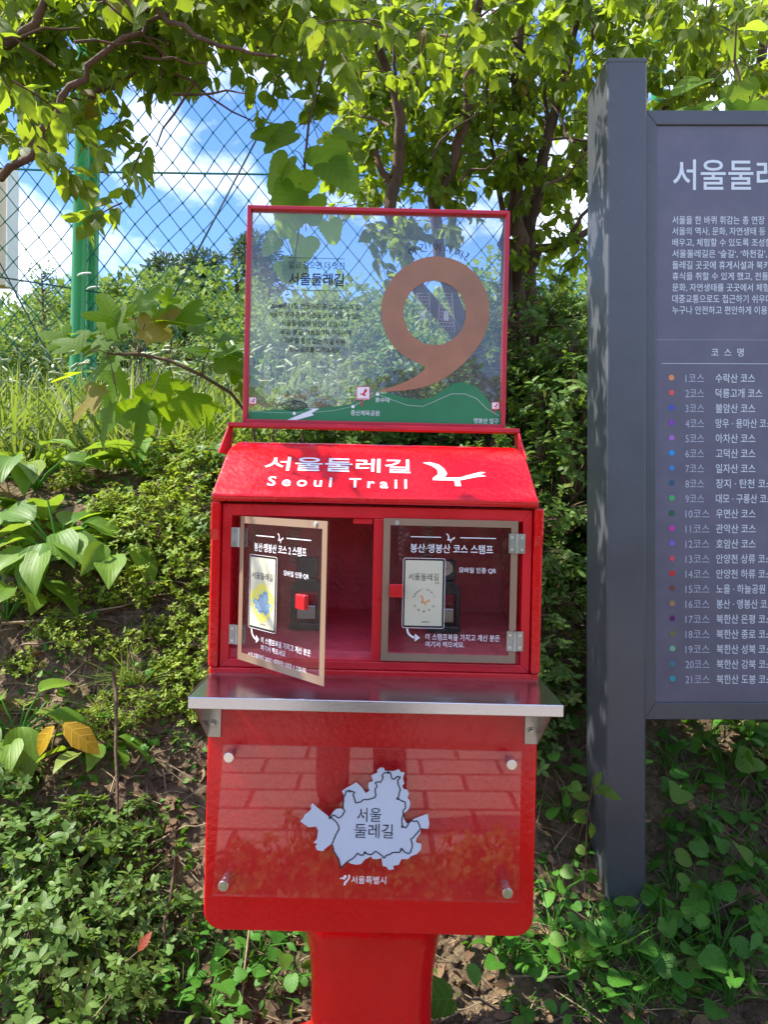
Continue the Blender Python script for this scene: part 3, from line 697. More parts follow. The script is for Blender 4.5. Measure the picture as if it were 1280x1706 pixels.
for x, y, s_ in ((559, 885, 30), (57, 920, 17), (1160, 943, 17)):
    a, c = g3(x - s_, y - s_), g3(x + s_, y + s_); shape(b, FG, [(a[0], c[1]), (c[0], c[1]), (c[0], a[1]), (a[0], a[1])], .0002)
b.build('lettering', M['white'], gb)
b = MB()
for x, y, s_ in ((559, 885, 30), (57, 920, 17), (1160, 943, 17)):
    q = lambda dx, dy: g3(x + dx * s_, y + dy * s_)
    shape(b, FG, [q(-.15, .1), q(.1, -.2), q(.2, -.55), q(.55, -.65), q(.6, -.3), q(.4, -.1), q(.2, .15), q(.45, .35), q(.35, .5), q(-.5, .15), q(-.45, 0)], .0005)
    stroke(b, FG, [q(-.2, 1.02), q(-.2, 1.9)], .0035 * s_ / 30); stroke(b, FG, [q(-.85, .8), q(.85, .8)], .001, .0005)
    for e in ((-.98, -.98, .98, -.98), (.98, -.98, .98, .98), (.98, .98, -.98, .98), (-.98, .98, -.98, -.98)): stroke(b, FG, [q(e[0], e[1]), q(e[2], e[3])], .0012, .0006)
def gr(body, xl, xr, y, h): a, c = g3(xl, y), g3(xr, y + (xr - xl) * .02); put_text(b, body, ((a[0] + c[0]) / 2, (a[1] + c[1]) / 2), c[0] - a[0], h * cg * 1.516 / F, FG, bold=.002)
b.build('stamp_mark', M['redprint'], gb)
b = MB(); gr('월드컵공원', 196, 298, 897, 22); gr('가양대교', 82, 164, 936, 18); gr('불광천', 328, 386, 937, 20)
b.build('place_name', M['tan'], gb)
b = MB()  # stadium sketch
for rx, rz, w in ((54, 22, .002), (40, 15, .001), (26, 9, .001)):
    stroke(b, FG, [g3(246 + rx * math.cos(t), 942 + rz * math.sin(t)) for t in np.linspace(0, 2 * PI, 30)], w)
for k in range(14):
    w = 2 * PI * k / 14; stroke(b, FG, [g3(246 + 26 * math.cos(w), 942 + 9 * math.sin(w)), g3(246 + 54 * math.cos(w), 942 + 22 * math.sin(w))], .0007)
b.build('stadium_sketch', M['black'], gb)
b = MB()  # pale ink-stamp outline of two towers inside the nine
for cx_ in (832, 937):
    s_ = [(cx_ - 28, 432), (cx_ + 26, 432), (cx_ + 38, 606), (cx_ - 40, 604)]; pp = [g3(*q) for q in s_]; stroke(b, FG, pp + [pp[0]], .0010)
    for k in range(9):
        yy = 445 + k * 17
        if 510 < yy < 555: stroke(b, FG, [g3(cx_ - 34, yy), g3(cx_ - 14, yy + 1)], .0006); stroke(b, FG, [g3(cx_ + 12, yy), g3(cx_ + 31, yy + 1)], .0006)
        else: stroke(b, FG, [g3(cx_ - 28 - k, yy), g3(cx_ + 26 + k, yy + 1)], .0006)
        for j in range(4): xx = cx_ - 22 + 15 * j + (k % 2) * 7; stroke(b, FG, [g3(xx, yy), g3(xx, yy + 16)], .0005)
    shape(b, FG, [g3(cx_ - 12, 512), g3(cx_ + 10, 512), g3(cx_ + 11, 556), g3(cx_ - 12, 556)][::-1])
b.build('tower_print', M['sticker'], gb)
# mount: a flat bar behind the hood with two flared legs
b = MB(); b.box(-.3310, .2840, -.008, .034, 1.3945, 1.4030)
for s_, x in ((-1, -.3310), (1, .2840)):
    b.add([(x, -.008, 1.394), (x - s_ * .004, -.008, 1.394), (x - s_ * .004, .034, 1.394), (x, .034, 1.394), (x + s_ * .004, -.075, 1.335), (x, -.075, 1.335), (x, .034, 1.335), (x + s_ * .004, .034, 1.335)],
          [(0, 1, 2, 3), (0, 4, 5, 1), (1, 5, 6, 2), (2, 6, 7, 3), (3, 7, 4, 0), (7, 6, 5, 4)])
b.build('board_mount', M['redboard'], bx, bevel=.001)

# --- stamps and their coiled cords stand inside the compartments
def stamp(lx, lab, label_disc):
    w = Vector((lx, .02, 0)); zf = .970
    ca, sa = math.cos(BOX.a), math.sin(BOX.a)
    loc = Vector((BOX.p.x + w.x * ca + zf * sa, BOX.p.y + w.y, BOX.p.z - w.x * sa + zf * ca))
    e = empty('ink_stamp', loc, lab, 'stamp', 'ink stamps in the compartments', rot=(0, BOX.a, 0))
    b = MB(); b.box(-.034, .034, -.028, .028, .0, .014); b.build('base', M['blackplastic'], e, bevel=.003)
    b = MB()
    arch = [(-.032, .0145), (-.032, .085)] + [(-.010 - .022 * math.cos(t), .085 + .022 * math.sin(t)) for t in (.5, 1, 1.4)] + [(.010 + .022 * math.sin(t), .085 + .022 * math.cos(t)) for t in (.2, .6, 1.1)] + [(.032, .085), (.032, .0145), (.024, .0145), (.024, .08), (-.024, .08), (-.024, .0145)]
    b.prism(arch, 'y', -.024, .024); b.build('body', M['blackplastic'], e, bevel=.002)
    b = MB(); b.box(-.023, .023, -.018, .018, .108, .152); h = b.build('handle', M['blackplastic'], e, bevel=.005, seg=3)
    if label_disc:
        b = MB(); b.disc((0, .135), .0155, -.0185, 28, .0018); dsk = b.build('label_disc', M['cream'], h)
        b = MB(); bird(b, flat(-.0190), (0, .135), .014, .012); b.build('trail_logo', M['orange'], dsk)
    b = MB(); b.box(-.020, .020, -.020, .020, .02, .05); b.build('ink_pad', M['steelplain'], e, bevel=.002)
    cpts = []
    for k in range(150):
        t = k / 149; w_ = t * 13 * 2 * PI; cpts.append((-.035 + .012 * math.cos(w_) * (1), .045 + .012 * math.sin(w_), .245 - .115 * t))
    b = MB(); b.tube(cpts, .0012, 5); b.build('coiled_cord', M['clearcord'], e)
M['clearcord'] = mat('grey_plastic_cord', (.42, .40, .40), .3, var=.05)
stamp(-.158, 'small black ink stamp on a coiled cord behind the open door', False)
stamp(.135, 'small black ink stamp with round cream label behind the closed door', True)

# ================================================================= INFORMATION SIGN
sg = empty('information_sign', SGN.p, 'large grey steel trail sign with a purple-grey panel of white course names', 'sign', rot=(0, SGN.a, 0))
SL = SGN.L
def sq(px, py, d=2.02): q = SL(px, py, d); return (q.x, q.z)
a, c = SL(1013, 97, 2.0), SL(1079, 1545, 2.0)
xl, xr, zt = a.x, (SL(1078, 800, 2.0)).x, a.z
PW = 1.28
b = MB(); b.box(xl, xr, -.1, .10, -.05, zt); b.build('post', M['signsteel'], sg, bevel=.006, seg=3)
b = MB(); b.box(xr + PW, xr + PW + (xr - xl), -.1, .10, -.05, zt); b.build('post', M['signsteel'], sg, bevel=.006, seg=3)
zt2, zb2 = SL(1100, 185, 2.02).z, SL(1100, 1198, 2.02).z
px0, pz1, pz0 = SL(1093, 600, 2.02).x, SL(1180, 209, 2.02).z, SL(1180, 1170, 2.02).z
b = MB(); o4 = [(xr + .0005, zb2), (xr + PW - .0005, zb2), (xr + PW - .0005, zt2), (xr + .0005, zt2)]; rx1 = xr + PW - (px0 - xr)
i4 = [(px0, pz0), (rx1, pz0), (rx1, pz1), (px0, pz1)]
for k in range(4): b.prism([o4[k], o4[(k + 1) % 4], i4[(k + 1) % 4], i4[k]], 'y', -.085, .085)
b.build('frame', M['signsteel'], sg, bevel=.002)
b = MB(); b.box(px0 + .0005, rx1 - .0005, -.079, .07, pz0 + .0005, pz1 - .0005); sp = b.build('panel', M['signpanel'], sg)
for py_ in (230, 430, 690, 940, 1150):
    b = MB(); q = SL(1086, py_, 1.93); b.disc((q.x, q.z), .0042, -.0868, 12, .0016); b.build('screw', M['chrome'], sg)
b = MB(); b.box(xl - .0012, xr + .0012, -.1012, .1012, zt - .012, zt + .0015); b.build('post_cap', M['signsteel'], sg, bevel=.003)
FS = flat(-.0800); DS = 2.02; mpx = DS / F
b = MB()
def st(mb, body, xl_, y, h=None, w=None, bold=.0): q = sq(xl_, y); put_text(mb, body, q, w * mpx if w else None, h * mpx if h else None, FS, bold=bold, align='L')
st(b, '서울둘레길', 1122, 291, 51, 224, .010)
body_lines = [('서울을 한 바퀴 휘감는 총 연장', 154), ('서울의 역사, 문화, 자연생태 등', 155), ('배우고, 체험할 수 있도록 조성한', 166), ("서울둘레길은 ‘숲길’, ‘하천길’,", 158), ('둘레길 곳곳에 휴게시설과 북카페', 174), ('휴식을 취할 수 있게 했고, 전통', 160), ('문화, 자연생태를 곳곳에서 체험', 161), ('대중교통으로도 접근하기 쉬우며', 165), ('누구나 안전하고 편안하게 이용할', 170)]
for i, (s_, w) in enumerate(body_lines): st(b, s_, 1121, 366.5 + 18.75 * i, 14, w, .004)
st(b, '코  스  명', 1186, 587, 14, 54, .006)
stroke(b, FS, [sq(1103, 605.5), sq(1560, 607)], .0014)
names = ['수락산 코스', '덕릉고개 코스', '불암산 코스', '망우 · 용마산 코스', '아차산 코스', '고덕산 코스', '일자산 코스', '장지 · 탄천 코스', '대모 · 구룡산 코스', '우면산 코스', '관악산 코스', '호암산 코스', '안양천 상류 코스', '안양천 하류 코스', '노을 · 하늘공원 코스', '봉산 · 앵봉산 코스', '북한산 은평 코스', '북한산 종로 코스', '북한산 성북 코스', '북한산 강북 코스', '북한산 도봉 코스']
wid = [66, 78, 66, 96, 66, 66, 66, 96, 96, 66, 66, 66, 94, 94, 110, 96, 94, 94, 94, 94, 94]
for i, s_ in enumerate(names): st(b, s_, 1193 + .1 * i, 630 + 25.08 * i, 15.5, wid[i], .006)
b.build('lettering', M['signtext'], sp)
b = MB()
for i in range(21): st(b, '%d코스' % (i + 1), 1143, 630 + 25.08 * i, 13.5, 31 if i < 9 else 40, -.002)
stroke(b, FS, [sq(1093.5, 566), sq(1560, 567)], .0008)
b.build('course_number', M['signtext2'], sp)
dotc = [(.75, .30, .12), (.70, .11, .10), (.06, .09, .50), (.24, .05, .46), (.38, .16, .55), (.01, .32, .75), (.05, .24, .52), (.02, .10, .19), (.06, .46, .13), (.015, .13, .06), (.58, .04, .37), (.20, .13, .55), (.60, .09, .11), (.60, .02, .02), (.17, .06, .03), (.38, .21, .10), (.11, .01, .13), (.19, .18, .05), (.20, .48, .28), (.05, .20, .28), (.03, .33, .42)]
for i, cc_ in enumerate(dotc):
    b = MB(); b.disc(sq(1119.5 + .1 * i, 629 + 25.08 * i), .0083, -.0800, 20); b.build('course_dot', mat('course_dot_print', cc_, .5, var=.02), sp)

# ================================================================= NET FENCE
nf = empty('net_fence', (-2.2, 5.5, 1.8), 'tall green knotted net hung from green steel poles with guy cables', 'net fence')
DN = 5.5; off = Vector((-2.2, DN, 1.8))
b = MB(); cw, ch = .172, .208
def nodep(i, j):
    return Vector((-4.6 + i * cw / 2 + .012 * math.sin(j * .7 + i * .31), DN + .02 * math.sin(i * .4 + j * .3), 1.62 + j * ch / 2 + .012 * math.sin(i * .53 + j * .21) - .0018 * i)) - off
NI, NJ = 104, 44
rs = .0043
for i in range(NI):
    for j in range(NJ):
        if (i + j) % 2: continue
        p = nodep(i, j)
        if j < NJ - 1:
            for di in (-1, 1):
                if 0 <= i + di < NI: b.tube([p, nodep(i + di, j + 1)], rs, 4, cap=False)
        b.add([p + Vector(q) * .011 for q in ((1, 0, 0), (-1, 0, 0), (0, 1, 0), (0, -1, 0), (0, 0, 1), (0, 0, -1))], [(0, 2, 4), (2, 1, 4), (1, 3, 4), (3, 0, 4), (2, 0, 5), (1, 2, 5), (3, 1, 5), (0, 3, 5)])
b.build('net', M['net'], nf)
for (pa, pb, r_, dy) in (((137, 180), (127, 640), .052, -.10), ((156, 180), (149, 640), .052, .12), ((1097, 0), (1097, 300), .05, .1)):
    A0, A1 = P(pa[0], pa[1], DN + dy), P(pb[0], pb[1], DN + dy)
    d_ = (A0 - A1); top = A1 + d_ * 2.3; bot = A1 - d_ * ((A1.z - 1.6) / d_.z)
    b = MB(); b.tube([bot - off, A1 - off, top - off], r_, 20); po = b.build('pole', M['greenpole'], nf, smooth_=True)
b = MB(); A0, A1 = P(-200, 273, DN - .01), P(480, 291, DN - .01)
b.tube([A0 - off, A0.lerp(A1, .5) + Vector((0, 0, -.02)) - off, A1 - off, P(1000, 296, DN) - off, P(1500, 310, DN) - off], .008, 6); b.build('rope', M['net'], nf)
for pa, pb in (((440, 208), (286, 500)), ((0, 440), (95, 620)), ((20, 465), (130, 482))):
    A0, A1 = P(pa[0], pa[1], DN - .05), P(pb[0], pb[1], DN - .05)
    b = MB(); b.tube([A0 + (A0 - A1) * (.15 if pa[0] != 20 else 1.5) - off, A1 + (A1 - A0) * .35 - off], .008 if pa[0] == 440 else .006, 6); b.build('guy_cable', M['cable'], nf)
for px, py, dy in ((141, 455, -.155), (156, 478, .062)):
    b = MB(); c0 = P(px, py, DN + dy); b.tube([c0 + Vector((.05 * math.cos(t), .03 * math.sin(t), .008 * t)) - off for t in np.linspace(-2.8, -.3, 8)], .008, 6)
    b.build('cable_tie', M['whitetie'], nf)
# beige lamp housing / panel at the left edge hangs on a mast outside the picture
bp_ = empty('beige_panel', P(-30, 800, 6.2), 'tall beige metal panel at the edge of the sky beyond the green net', 'panel')
b = MB(); a0 = P(-60, 478, 6.2) - bp_.location; a1 = P(24, 285, 6.2) - bp_.location
b.box(a0.x, a1.x - .03, -.06, .06, a0.z, a1.z); b.build('face', M['beige'], bp_, bevel=.008)
b = MB(); b.box(a1.x - .0295, a1.x, -.08, .08, a0.z - .02, a1.z + .03); b.build('edge_trim', M['whitetie'], bp_, bevel=.006)
b = MB(); b.tube([(a0.x + .1, .12, -.2), (a0.x + .1, .12, a1.z)], .05, 14); b.build('mast', M['greenpole'], bp_)

# ================================================================= PLANTS
def blade(st, fold=.25, curl=.25, wave=0, nx=1):
    """leaf template: stations (v, half width); length 1 along y"""
    V, UV, Fc = [], [], []; k = 2 * nx + 1
    for i, (v, w) in enumerate(st):
        for j in range(-nx, nx + 1):
            x = w * j / nx
            z = abs(x) * fold - curl * v * v + (wave * math.sin(v * 11) * abs(j / nx) if wave else 0)
            V.append((x, v, z)); UV.append((.5 + x, v))
    for i in range(len(st) - 1):
        for j in range(k - 1):
            a = i * k + j; Fc.append((a, a + 1, a + k + 1, a + k))
    return np.array(V), Fc, np.array(UV)
def polarleaf(fn, n=30, cup=.12):
    V = [(0, .0, 0), (0, .5, -.02)]; UV = [(.5, 0), (.5, .5)]; Fc = []
    rim = [fn(t) for t in np.linspace(0, 1, n)]       # from the stalk round the tip and back
    for x, y in rim: V.append((x, y, cup * (abs(x) * .8) - .25 * y * y * .8)); UV.append((.5 + x, y))
    for i in range(n - 1): Fc.append((1, 2 + i, 3 + i))
    Fc += [(1, 0, 2), (1, n + 1, 0)]
    return np.array(V), Fc, np.array(UV)
T_DOG = blade([(0, .012), (.12, .20), (.3, .33), (.5, .345), (.7, .245), (.87, .10), (1.02, .004)], .12, .24)
T_DOG2 = blade([(0, .012), (.12, .22), (.3, .35), (.5, .36), (.7, .25), (.87, .10), (1.02, .004)], -.08, .35, .03)
T_DOG3 = blade([(0, .012), (.12, .19), (.3, .31), (.5, .33), (.7, .24), (.87, .11), (1.0, .004)], .42, .55, .04)
T_DOG4 = blade([(0, .012), (.1, .17), (.28, .30), (.48, .34), (.66, .27), (.84, .12), (1.04, .004)], .05, -.22, .05)
T_AZA = blade([(0, .03), (.25, .17), (.55, .235), (.82, .16), (1, .012)], .18, .18)
T_HOS = blade([(0, .05), (.08, .16), (.2, .26), (.38, .31), (.55, .29), (.72, .21), (.88, .09), (1.0, .006)], .30, .42, .025, 2)
T_PLAIN = blade([(0, .03), (.2, .18), (.5, .26), (.8, .15), (1, .005)], .2, .3)
T_LAN = blade([(0, .02), (.3, .085), (.6, .075), (1, .004)], .3, .35)
T_GRASS = blade([(0, .014), (.35, .016), (.7, .011), (1, .001)], .1, .55)
T_DIA = (np.array([(0, 0, 0), (.34, .5, .1), (0, 1, 0), (-.34, .5, .1)]), [(0, 1, 2, 3)], np.array([(.5, 0), (.84, .5), (.5, 1), (.16, .5)]))
def lobed(t):
    a = 2 * PI * t; r = .5 * (1 + .38 * math.cos(5 * (a - PI)) * (1 if .1 < t < .9 else .2)) * (1 - .32 * math.cos(a)) * (.6 + .4 * abs(math.sin(a / 2)))
    return (math.sin(a) * r * 1.08, .42 - math.cos(a) * r)
T_LOB = polarleaf(lobed, 46)
def tooth(t):
    a = 2 * PI * t; r = .46 * (1 + .045 * math.cos(17 * a)) * (.55 + .45 * abs(math.sin(a / 2)) ** .5)
    return (math.sin(a) * r, .45 - math.cos(a) * r * 1.15)
T_TOO = polarleaf(tooth, 52, .3)
def vine(t):
    a = 2 * PI * t; r = .5 * (1 + .16 * math.cos(3 * (a - PI)) + .03 * math.cos(19 * a)) * (.5 + .5 * abs(math.sin(a / 2)) ** .6)
    return (math.sin(a) * r * 1.1, .42 - math.cos(a) * r)
T_VIN = polarleaf(vine, 50, .15)

def unit(a): return a / np.maximum(np.linalg.norm(a, axis=-1, keepdims=True), 1e-9)
def scatter(mb, tmpl, pos, axis, nrm, scale, rnd, wide=None):
    V, Fc, UV = tmpl; pos = np.asarray(pos, float); N = len(pos)
    if N == 0: return
    A = unit(np.asarray(axis, float)); Nn = np.asarray(nrm, float)
    X = unit(np.cross(A, Nn)); Nn = np.cross(X, A)
    sc = np.broadcast_to(np.asarray(scale, float), (N,))[:, None, None]
    wx = np.ones(N) if wide is None else wide
    out = pos[:, None, :] + sc * (V[None, :, 0:1] * X[:, None, :] * wx[:, None, None] + V[None, :, 1:2] * A[:, None, :] + V[None, :, 2:3] * Nn[:, None, :])
    k = len(V); base = np.arange(N) * k
    fl = [tuple(i + o for i in f) for o in base.tolist() for f in Fc]
    mb.add(out.reshape(-1, 3), fl, np.tile(UV, (N, 1)), np.repeat(np.broadcast_to(rnd, (N,)), k))
def rvec(n): return unit(rng.normal(size=(n, 3)))

LM = {}
LM['dog'] = leafmat('dogwood_leaf', (.055, .098, .010), (.125, .18, .020), (.42, .55, .025), .5, 6, .30, odd=(.22, .11, .02), spots=.7, tmix=.58, slope=1.3)
LM['dogsun'] = LM['dog']
LM['aza'] = leafmat('azalea_leaf', (.035, .095, .014), (.15, .25, .05), (.30, .48, .03), .46, 4, .15, odd=(.20, .22, .05), tmix=.3, spots=.35)
LM['azayoung'] = leafmat('young_shrub_leaf', (.075, .17, .012), (.33, .42, .045), (.52, .66, .03), .5, 4, .15, odd=(.30, .32, .04), tmix=.35)
LM['hos'] = leafmat('hosta_leaf', (.065, .165, .012), (.17, .29, .03), (.40, .56, .03), .48, 1.5, .16, odd=(.24, .30, .06), tmix=.38, slope=9, spots=.45)
LM['lob'] = leafmat('lobed_leaf', (.035, .11, .005), (.09, .18, .008), (.44, .62, .015), .6, 7, .4, odd=(.34, .19, .03), spots=.5, tmix=.6, slope=.7)
LM['vine'] = leafmat('vine_leaf', (.07, .15, .02), (.12, .22, .03), (.48, .66, .04), .5, 6, .35, tmix=.6, slope=.7)
LM['weed'] = leafmat('weed_leaf', (.03, .13, .012), (.085, .23, .025), (.20, .45, .02), .5, 6, .3, odd=(.16, .19, .03), tmix=.28, slope=.6, spots=.45)
LM['grass'] = leafmat('grass_blade', (.025, .055, .010), (.17, .25, .04), (.36, .47, .05), .5, .5, 0, odd=(.38, .33, .14), tmix=.42)
LM['far'] = leafmat('far_tree_leaf', (.09, .155, .03), (.22, .30, .075), (.30, .45, .05), .5, 1, 0, tmix=.3)
LM['pine'] = leafmat('far_pine_needle', (.06, .10, .035), (.12, .17, .06), (.12, .18, .05), .6, 1, 0, tmix=.2)
LM['dry'] = leafmat('dry_leaf', (.10, .055, .028), (.24, .15, .085), (.20, .10, .04), .8, 6, .2, tmix=.15)
LM['yellow'] = leafmat('yellow_leaf', (.50, .30, .02), (.60, .36, .03), (.65, .40, .02), .5, 5, .3, tmix=.4, spots=.5)
LM['reddish'] = leafmat('reddish_leaf', (.30, .06, .03), (.35, .12, .04), (.4, .12, .03), .5, 5, .3, tmix=.3)

def walk(p0, p1, n, wob):
    p0, p1 = Vector(p0), Vector(p1); ln = (p1 - p0).length; out = []
    for i in range(n + 1):
        t = i / n; k = math.sin(PI * t) * wob * ln
        out.append(p0.lerp(p1, t) + Vector((random.gauss(0, 1), random.gauss(0, 1), random.gauss(0, 1))) * k)
    return out

# ---- dogwood trees: stems traced with their depth, twigs and drooping leaves
def twigs(mb, tm, centres, spread, nleaf, size, droop=.75, two=True):
    """at each centre a short hanging twig with opposite leaves"""
    pos, ax, nm, sc, rn = [], [], [], [], []
    for c in centres:
        c = np.array(c, float); d = unit(rng.normal(size=3) * np.array((1, 1, .5)) + np.array((0, -.15, -.35)))
        ln = spread * rng.uniform(.6, 1.4); m = max(2, int(nleaf * rng.uniform(.6, 1.4)) // 2)
        side = unit(np.cross(d, rng.normal(size=3))); tr = rng.uniform()
        pts = [c + d * ln * t + np.array((0, 0, -.3 * ln * t * t)) for t in np.linspace(0, 1, 5)]
        tm.tube([tuple(p) for p in pts], [.0028, .0024, .002, .0016, .001], 4, cap=False)
        for k in range(m):
            t = (k + .6) / m; p = c + d * ln * t + np.array((0, 0, -.3 * ln * t * t))
            sd = side if k % 2 else unit(np.cross(d, side))
            for s_ in (-1, 1):
                a = unit(sd * s_ * .8 + d * .35 + np.array((0, 0, -droop * rng.uniform(.4, 1.5))) + rng.normal(size=3) * .25)
                pos.append(p + a * .012); ax.append(a); nm.append(np.array((0, -.45, .8)) + rng.normal(size=3) * .5)
                sc.append(size * rng.uniform(.62, 1.2)); rn.append(np.clip(.35 * tr + .65 * rng.uniform(), 0, 1))
        pos.append(pts[-1]); a = unit(d + np.array((0, 0, -.8))); ax.append(a); nm.append(np.array((0, -.3, .6)) + rng.normal(size=3) * .4); sc.append(size * rng.uniform(.7, 1.1)); rn.append(rng.uniform())
    pos, ax, nm, sc, rn = map(np.array, (pos, ax, nm, sc, rn))
    k = rng.integers(0, 4, len(pos))
    for q, tm_ in enumerate((T_DOG, T_DOG2, T_DOG3, T_DOG4)): scatter(mb, tm_, pos[k == q], ax[k == q], nm[k == q], sc[k == q], rn[k == q], rng.uniform(.8, 1.15, int((k == q).sum())))
def region(n, x0, x1, y0, y1, d0, d1):
    return [P(rng.uniform(x0, x1), rng.uniform(y0, y1), rng.uniform(d0, d1)) for _ in range(n)]
def stem(mb, pts, r0, r1, n=9):
    P3 = [P(x, y, d) for x, y, d in pts]; out = []
    for i in range(len(P3) - 1):
        for t in (0, .33, .66):
            q = P3[i].lerp(P3[i + 1], t)
            out.append(q + Vector((random.gauss(0, .006), random.gauss(0, .006), random.gauss(0, .006))))
    out.append(P3[-1]); m = len(out)
    mb.tube(out, [r0 + (r1 - r0) * i / (m - 1) for i in range(m)], n)
tb = P(870, 780, 3.25); tb.z = gnd(tb.x, tb.y)
dt = empty('dogwood_tree', tb, 'many-stemmed dogwood tree with olive-green leaves rising behind the glass board', 'tree', 'dogwood trees over the box')
b = MB()
stem(b, [(868, 830, 3.25), (866, 620, 3.25), (862, 480, 3.25), (864, 400, 3.2), (860, 330, 3.2), (864, 250, 3.2), (862, 120, 3.1), (868, 0, 3.0), (880, -160, 2.9)], .05, .014)
stem(b, [(885, 820, 3.3), (880, 600, 3.3), (880, 440, 3.3), (880, 370, 3.25), (900, 300, 3.2), (925, 180, 3.1), (960, 60, 3.0), (985, -40, 2.9)], .05, .010)
stem(b, [(850, 820, 3.2), (848, 560, 3.2), (842, 420, 3.2), (846, 370, 3.2), (870, 340, 3.2), (930, 290, 3.15), (985, 240, 3.1)], .035, .010)
stem(b, [(860, 780, 3.2), (800, 600, 3.05), (745, 480, 2.95), (716, 335, 2.9), (758, 262, 2.85), (775, 195, 2.8), (790, 100, 2.7), (798, 0, 2.6), (805, -120, 2.5)], .030, .015)
stem(b, [(850, 790, 3.2), (790, 590, 3.0), (700, 480, 2.9), (646, 350, 2.8), (660, 300, 2.8), (668, 200, 2.75), (652, 130, 2.7), (622, 60, 2.6), (600, -20, 2.5), (560, -140, 2.3)], .034, .012)
stem(b, [(655, 310, 2.8), (640, 285, 2.79), (620, 252, 2.78)], .018, .011)
stem(b, [(664, 200, 2.75), (663, 140, 2.7), (658, 40, 2.65), (650, -60, 2.6)], .009, .005)
stem(b, [(862, 470, 3.25), (900, 418, 3.2), (945, 408, 3.15), (985, 380, 3.1), (1040, 300, 3.0)], .030, .008)
stem(b, [(940, 408, 3.15), (968, 360, 3.1), (1000, 330, 3.05)], .012, .006)
stem(b, [(872, 500, 3.3), (888, 380, 3.3), (905, 320, 3.3), (912, 200, 3.3), (905, 60, 3.2)], .022, .007)
stem(b, [(850, 380, 3.2), (830, 300, 3.2), (815, 230, 3.15), (812, 120, 3.1)], .014, .006)
for i in range(26):
    a0 = P(rng.uniform(620, 990), rng.uniform(20, 330), rng.uniform(2.6, 3.3)); a1 = a0 + Vector((random.uniform(-.3, .3), random.uniform(-.3, .2), random.uniform(-.05, .3)))
    b.tube(walk(a0, a1, 4, .05), [.006, .005, .004, .003, .002], 5)
cm = MB()
cs_ = region(185, 570, 980, -40, 310, 2.85, 3.7) + region(70, 590, 860, 80, 320, 2.8, 3.6) + region(28, 830, 980, 200, 470, 3.0, 3.6) + region(34, 480, 1000, -80, 90, 1.9, 2.9)
cs_ += [tuple(Vector((rng.uniform(-.3, 1.2), rng.uniform(1.9, 3.6), rng.uniform(3.25, 3.9)))) for _ in range(45)]
cs_ += region(9, 600, 740, 340, 385, 2.5, 2.8)
twigs(cm, b, cs_, .15, 20, .056)
crown_a = cm.build('crown', LM['dog'], dt, smooth_=True); trunk_a = b.build('trunk', M['bark'], dt, smooth_=True)
for o in (crown_a, trunk_a): o.matrix_parent_inverse = Matrix.Translation(-tb)
# second dogwood reaching in from the left
tl = Vector((-1.55, 2.3, gnd(-1.55, 2.3)))
dl = empty('dogwood_tree', tl, 'dogwood tree reaching in from the left with dark boughs over the bank', 'tree', 'dogwood trees over the box')
b = MB()
b.tube([tl + Vector((0, 0, -.05)), tl + Vector((.02, -.02, .5)), tl + Vector((.05, -.05, 1.0)), P(-130, 360, 1.95), P(-30, 312, 1.85)], [.045, .035, .025, .016, .0125], 10)
stem(b, [(-30, 312, 1.85), (20, 275, 1.8), (62, 240, 1.75), (110, 165, 1.72), (150, 110, 1.7), (235, 52, 1.7), (290, 22, 1.7), (340, -20, 1.7)], .0115, .004)
stem(b, [(58, 246, 1.76), (36, 225, 1.76), (36, 190, 1.76)], .010, .006)
stem(b, [(150, 162, 1.9), (190, 140, 1.88), (225, 120, 1.86)], .008, .004)
stem(b, [(200, -10, 1.6), (262, 28, 1.6), (330, 58, 1.58), (400, 86, 1.58), (462, 93, 1.58)], .0075, .003)
stem(b, [(-40, 120, 1.8), (20, 60, 1.75), (100, -30, 1.7)], .016, .008)
for i in range(16):
    a0 = P(rng.uniform(-20, 440), rng.uniform(0, 200), rng.uniform(1.6, 2.1)); a1 = a0 + Vector((random.uniform(-.2, .2), random.uniform(-.2, .2), random.uniform(-.1, .1)))
    b.tube(walk(a0, a1, 4, .05), [.004, .0035, .003, .0025, .002], 5)
cm = MB()
cs_ = region(150, -80, 270, -70, 115, 1.8, 2.5) + region(20, -60, 130, 90, 165, 1.85, 2.3) + region(64, 200, 480, -70, 30, 1.6, 2.4) + region(8, 230, 420, 20, 70, 1.8, 2.3)
cs_ += [P(x, y, d) for x, y, d in ((160, 175, 1.9), (205, 190, 1.9), (245, 235, 1.9), (275, 120, 1.9), (290, 125, 2.0), (30, 225, 1.9), (-10, 200, 1.9), (70, 215, 1.95), (400, 90, 2.1), (440, 100, 2.1), (505, 110, 2.2), (530, 150, 2.3), (470, 115, 2.2), (560, 230, 2.6), (585, 260, 2.7), (580, 170, 2.6), (600, 120, 2.5))]
cs_ += region(34, 440, 640, -70, 70, 1.5, 2.4)
cs_ += [tuple(Vector((rng.uniform(-1.5, -.5), rng.uniform(1.05, 1.75), rng.uniform(2.1, 3.1)))) for _ in range(34)]
cs_ += [tuple(Vector((rng.uniform(-.6, .3), rng.uniform(1.2, 2.6), rng.uniform(2.8, 3.3)))) for _ in range(22)]
twigs(cm, b, cs_, .13, 16, .052)
crown_b = cm.build('crown', LM['dog'], dl, smooth_=True); trunk_b = b.build('trunk', M['bark'], dl, smooth_=True)
for o in (crown_b, trunk_b): o.matrix_parent_inverse = Matrix.Translation(-tl)
